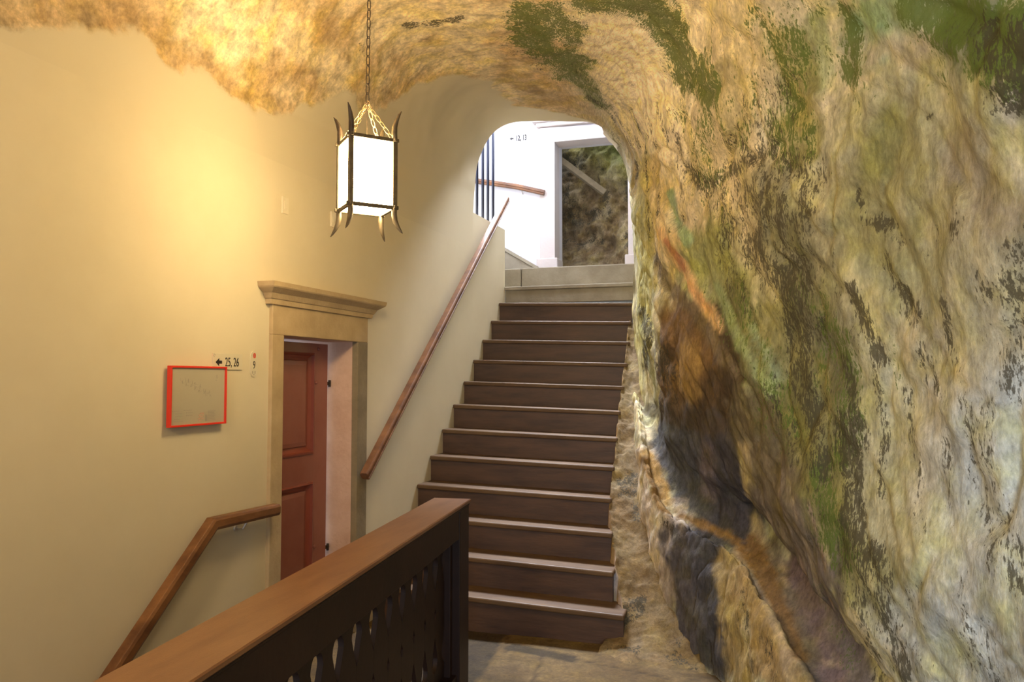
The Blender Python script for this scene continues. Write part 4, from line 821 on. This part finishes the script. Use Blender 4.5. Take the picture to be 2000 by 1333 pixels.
for a, b in cor:
    bm = bmesh.new(); framebox(bm, LL, (a-.0105,b-.0105,Z0), (a+.0105,b+.0105,Z1)); cbar = obj('corner_bar', bm, 'horn', ln, bevel=.003)
    dx, dy = a/abs(a), b/abs(b); o2 = Vector((0,0,0))
    pts = [(0,0,0,1.),(-.002,-.002,.03,1.12),(-.001,-.001,.06,1.05),(.006,.006,.09,.8),(.014,.014,.112,.5),(.022,.022,.128,.1)]
    bm = bmesh.new(); sweep(bm, [LL(a+dx*q0, b+dy*q1, Z1+q2) for q0,q1,q2,_ in pts], circ(.0145,8,1.,.8), up=T1, scales=[p[3] for p in pts]); obj('horn_finial', bm, 'horn' if (a>0) else 'iron', cbar, smooth=True)
    pts = [(0,0,0,1.),(-.001,-.001,-.03,1.1),(.003,.003,-.06,.95),(.012,.012,-.085,.7),(.022,.022,-.105,.4),(.028,.028,-.115,.1)]
    bm = bmesh.new(); sweep(bm, [LL(a+dx*q0, b+dy*q1, Z0+q2) for q0,q1,q2,_ in pts], circ(.0145,8,1.,.8), up=T1, scales=[p[3] for p in pts]); obj('horn_foot', bm, 'horn', cbar, smooth=True)
for i in range(4):
    (a0,b0_),(a1,b1_) = cor[i], cor[(i+1)%4]; bm = bmesh.new()
    framebox(bm, LL, (min(a0,a1)-(0 if a0!=a1 else .002), min(b0_,b1_)-(0 if b0_!=b1_ else .002), Z0+.008), (max(a0,a1)+(0 if a0!=a1 else .002), max(b0_,b1_)+(0 if b0_!=b1_ else .002), Z1-.008))
    obj('pane', bm, 'glass', ln)
bm = bmesh.new(); framebox(bm, LL, (-HX+.004,-HY+.004,Z0-.004), (HX-.004,HY-.004,Z0)); obj('pane', bm, 'glass', ln)
APX = LC+Vector((0,0,2.80))
def chain(name, p, q, n, w, r, m, parent):
    bm = bmesh.new(); p = Vector(p); q = Vector(q); d = (q-p); step = d.length/n; d.normalize(); sd = d.cross(Vector((.3,.8,.1))).normalized(); up = d.cross(sd).normalized()
    for k in range(n):
        c = p+d*step*(k+.5); s_, ll = (sd, up) if k % 2 else (up, sd); tw = (s_*.9+ll*.35).normalized(); nn = d.cross(tw)
        ring = [];  N_ = 12; h = step*.62
        for i in range(N_):
            a = 2*math.pi*i/N_; cc = c+d*(h*math.cos(a))+tw*(w*math.sin(a)); tn = (-d*(h*math.sin(a))+tw*(w*math.cos(a))).normalized(); o1 = nn; o2 = tn.cross(o1)
            ring.append([bm.verts.new(cc+(o1*math.cos(t)+o2*math.sin(t))*r) for t in (0,1.57,3.14,4.71)])
        for i in range(N_):
            for j in range(4): bm.faces.new((ring[i][j], ring[i][(j+1)%4], ring[(i+1)%N_][(j+1)%4], ring[(i+1)%N_][j]))
    return obj(name, bm, m, parent, smooth=True)
ctop = Vector((LC.x+.012, LC.y-.01, 3.60))
chain('hanging_chain', APX, ctop, 19, .0075, .0021, 'iron', ln)
for a, b in cor: chain('corner_chain', LL(a*.93, b*.93, Z1+.006), APX+Vector((0,0,-.002)), 6, .0075, .0017, 'brasschain', ln)
bm = bmesh.new(); sweep(bm, [LC+Vector((0,0,2.62)), APX], circ(.0018,6), up=Vector((1,0,0))); obj('power_cord', bm, 'iron', ln)
bm = bmesh.new()
sweep(bm, [APX+Vector((.011*math.cos(t),0,.011*math.sin(t))) for t in np.linspace(0,6.28,13)], circ(.0022,6), up=Vector((0,1,0)), closed_ends=False); obj('ring', bm, 'brasschain', ln)

# ---------------------------------------------------------------- things on the wall
ep = empty('evacuation_plan', WL(2.967,.0,1.5)); tag(ep, 'square building plan in a bright red frame on the plaster wall', 'wall plan')
U0, U1, ZA, ZB = 2.785, 3.149, 1.366, 1.638
bm = bmesh.new()
for a, b in (((U0,ZA),(U0+.009,ZB)), ((U1-.009,ZA),(U1,ZB)), ((U0+.009,ZA),(U1-.009,ZA+.009)), ((U0+.009,ZB-.009),(U1-.009,ZB))): framebox(bm, WL, (a[0],.012,a[1]), (b[0],.034,b[1]))
obj('frame', bm, 'red', ep, bevel=.0015)
bm = bmesh.new(); framebox(bm, WL, (U0+.008,.010,ZA+.008), (U1-.008,.026,ZB-.008)); sh_ = obj('sheet', bm, 'sheet', ep)
def marks(items, m):
    bm = bmesh.new()
    for u, z, w, h in items: framebox(bm, WL, (U0+u,.0258,ZA+z), (U0+u+w,.0266,ZA+z+h))
    return obj('printed_marks', bm, m, sh_)
rr = random.Random(3); it = []
for i in range(34):      # faint floor plan running diagonally
    t = i/34; u = .07+.19*t+rr.uniform(-.012,.012); z = .205-.07*t+rr.uniform(-.012,.012); it.append((u, z, rr.uniform(.004,.02), .0012)); it.append((u, z, .0012, rr.uniform(.004,.016)))
for u, z, w in ((.03,.070,.035),(.05,.058,.03),(.05,.046,.026),(.045,.034,.02),(.04,.024,.045),(.10,.072,.04),(.115,.060,.03),(.115,.048,.03)): it += [(u,z,w,.0022),(u-.009,z-.001,.004,.004)]
for i in range(7): it.append((.245, .020+i*.007, .05-.004*(i%3), .003))
it += [(.228,.018,.012,.03),(.30,.215,.003,.018),(.293,.205,.009,.003)]
marks(it, 'ink'); marks([(.18+.006*(i%5)+rr.uniform(0,.004), .022+.008*(i//3), .012, .003) for i in range(15)], 'inkred'); marks([(.06,.052,.02,.002),(.05,.040,.03,.002)], 'inkgreen')
ds = empty('direction_sign', WL(3.19,0,1.66)); tag(ds, 'small cream sign with a black arrow and 25, 26 partly behind the red framed plan', 'sign')
bm = bmesh.new(); framebox(bm, WL, (3.080,.0,1.624), (3.296,.005,1.703)); pl_ = obj('plate', bm, 'plate', ds, bevel=.001)
bm = text_mesh('25, 26', .062, xs=.66); place_bm(bm, WL, 3.166, .0055, 1.641); obj('lettering', bm, 'black', pl_)
bm = bmesh.new(); ap = [(0,0),(.026,.020),(.026,.0075),(.046,.0075),(.046,-.0075),(.026,-.0075),(.026,-.020)]
f = [bm.verts.new(WL(3.098+a, .006, 1.660+b)) for a, b in ap]; bm.faces.new(f); obj('arrow', bm, 'black', pl_)
bm = bmesh.new()
for u, z in ((3.084,1.690),(3.089,1.696),(3.094,1.692),(3.087,1.684)): framebox(bm, WL, (u,.005,z), (u+.003,.006,z+.004))
obj('small_mark', bm, 'ink', pl_)
def stadium(u0, u1, z0, z1, w0, w1):
    bm = bmesh.new(); r = (u1-u0)/2; uc = (u0+u1)/2; loop = [(uc+r*math.cos(t), z1-r+r*math.sin(t)) for t in np.linspace(0, math.pi, 13)]+[(uc+r*math.cos(t), z0+r+r*math.sin(t)) for t in np.linspace(math.pi, 2*math.pi, 13)]
    A = [bm.verts.new(WL(u,w0,z)) for u, z in loop]; B = [bm.verts.new(WL(u,w1,z)) for u, z in loop]; bm.faces.new(A); bm.faces.new(B)
    for i in range(len(A)): bm.faces.new((A[i], A[(i+1)%len(A)], B[(i+1)%len(A)], B[i]))
    return bm
ns = empty('room_number_sign', WL(3.388,0,1.655)); tag(ns, 'narrow rounded plate numbered 9 with a red mark, left of the door', 'sign')
pn_ = obj('plate', stadium(3.360,3.416,1.589,1.723,0,.005), 'plate', ns)
bm = text_mesh('9', .056, xs=.7); place_bm(bm, WL, 3.3765, .0055, 1.632); obj('lettering', bm, 'black', pn_)
bm = stadium(3.378,3.398,1.685,1.712,.005,.0062); obj('red_mark', bm, 'signred', pn_)
bm = bmesh.new(); framebox(bm, WL, (3.373,.005,1.606), (3.378,.006,1.620)); framebox(bm, WL, (3.392,.005,1.606), (3.397,.006,1.620)); framebox(bm, WL, (3.382,.005,1.600), (3.388,.006,1.604)); framebox(bm, WL, (3.384,.005,1.690), (3.386,.0066,1.708)); obj('small_mark', bm, 'ink', pn_)
us_ = empty('direction_sign', (-2.41,YB,4.33)); tag(us_, 'small white sign with an arrow and 12, 13 on the whitewashed wall beyond the arch', 'sign')
bm = bmesh.new(); box(bm, (-2.53,YB-.005,4.275), (-2.29,YB,4.375)); pu_ = obj('plate', bm, 'platewhite', us_)
XF = lambda u, w, z: Vector((-2.53+u, YB-.0055-w, 4.275+z))
bm = text_mesh('12, 13', .085, xs=.62, bold=.003); place_bm(bm, XF, .085, .002, .022); obj('lettering', bm, 'black', pu_)
bm = bmesh.new(); f = [bm.verts.new(XF(.014+a, .001, .05+b)) for a, b in ap]; bm.faces.new(f); obj('arrow', bm, 'black', pu_)
for (u0,u1,z0,z1), lb in (((3.600,3.655,2.482,2.574),'cream switch plate high on the wall left of the lantern'), ((4.085,4.14,2.500,2.592),'cream switch plate high on the wall, seen just past the lantern foot')):
    bm = bmesh.new(); framebox(bm, WL, (u0,0,z0), (u1,.010,z1)); s_ = tag(obj('switch_plate', bm, 'switch', bevel=.002), lb, 'switch plate', 'switch plates')
    bm = bmesh.new(); framebox(bm, WL, (u0+.014,.009,z0+.024), (u1-.014,.014,z1-.024)); obj('rocker', bm, 'switch', s_, bevel=.001)

# ---------------------------------------------------------------- light
def area(name, loc, aim, size, power, col, sy=None, spread=180):
    l = bpy.data.lights.new(name, 'AREA'); l.energy = power; l.color = col; l.size = size; l.spread = math.radians(spread)
    if sy: l.shape = 'RECTANGLE'; l.size_y = sy
    o = bpy.data.objects.new(name, l); C.objects.link(o); o.location = loc; o.rotation_euler = (Vector(aim)-Vector(loc)).to_track_quat('-Z', 'Y').to_euler(); return o
area('daylight_passage_mouth', (.55,-1.3,1.3), (.85,2.9,.7), 1.1, 20, (.78,.89,1.), 1.8, spread=85)
area('daylight_upper_court', (-2.6,7.55,6.2), (-2.4,8.2,3.2), 3.2, 62, (.88,.91,1.), .9)
area('daylight_court_opening', (-2.2,8.05,5.7), (-1.9,5.2,2.4), 2.6, 270, (.86,.90,1.), 1.0, spread=72)
area('daylight_beyond_doorway', (-2.0,8.9,5.3), (-1.6,9.1,3.3), 1.2, 12, (.95,.95,1.), .5)
pl2 = bpy.data.lights.new('warm_fill_behind_viewer', 'POINT'); pl2.energy = 100; pl2.color = (1.,.74,.38); pl2.shadow_soft_size = .12
o = bpy.data.objects.new('warm_fill_behind_viewer', pl2); C.objects.link(o); o.location = (-1.35, -.3, 2.65)  # unseen warm fill, added to brighten the left wall and rock
w = bpy.data.worlds.new('sky'); sc.world = w; w.use_nodes = True; w.node_tree.nodes['Background'].inputs[0].default_value = (.72,.82,1,1); w.node_tree.nodes['Background'].inputs[1].default_value = .9
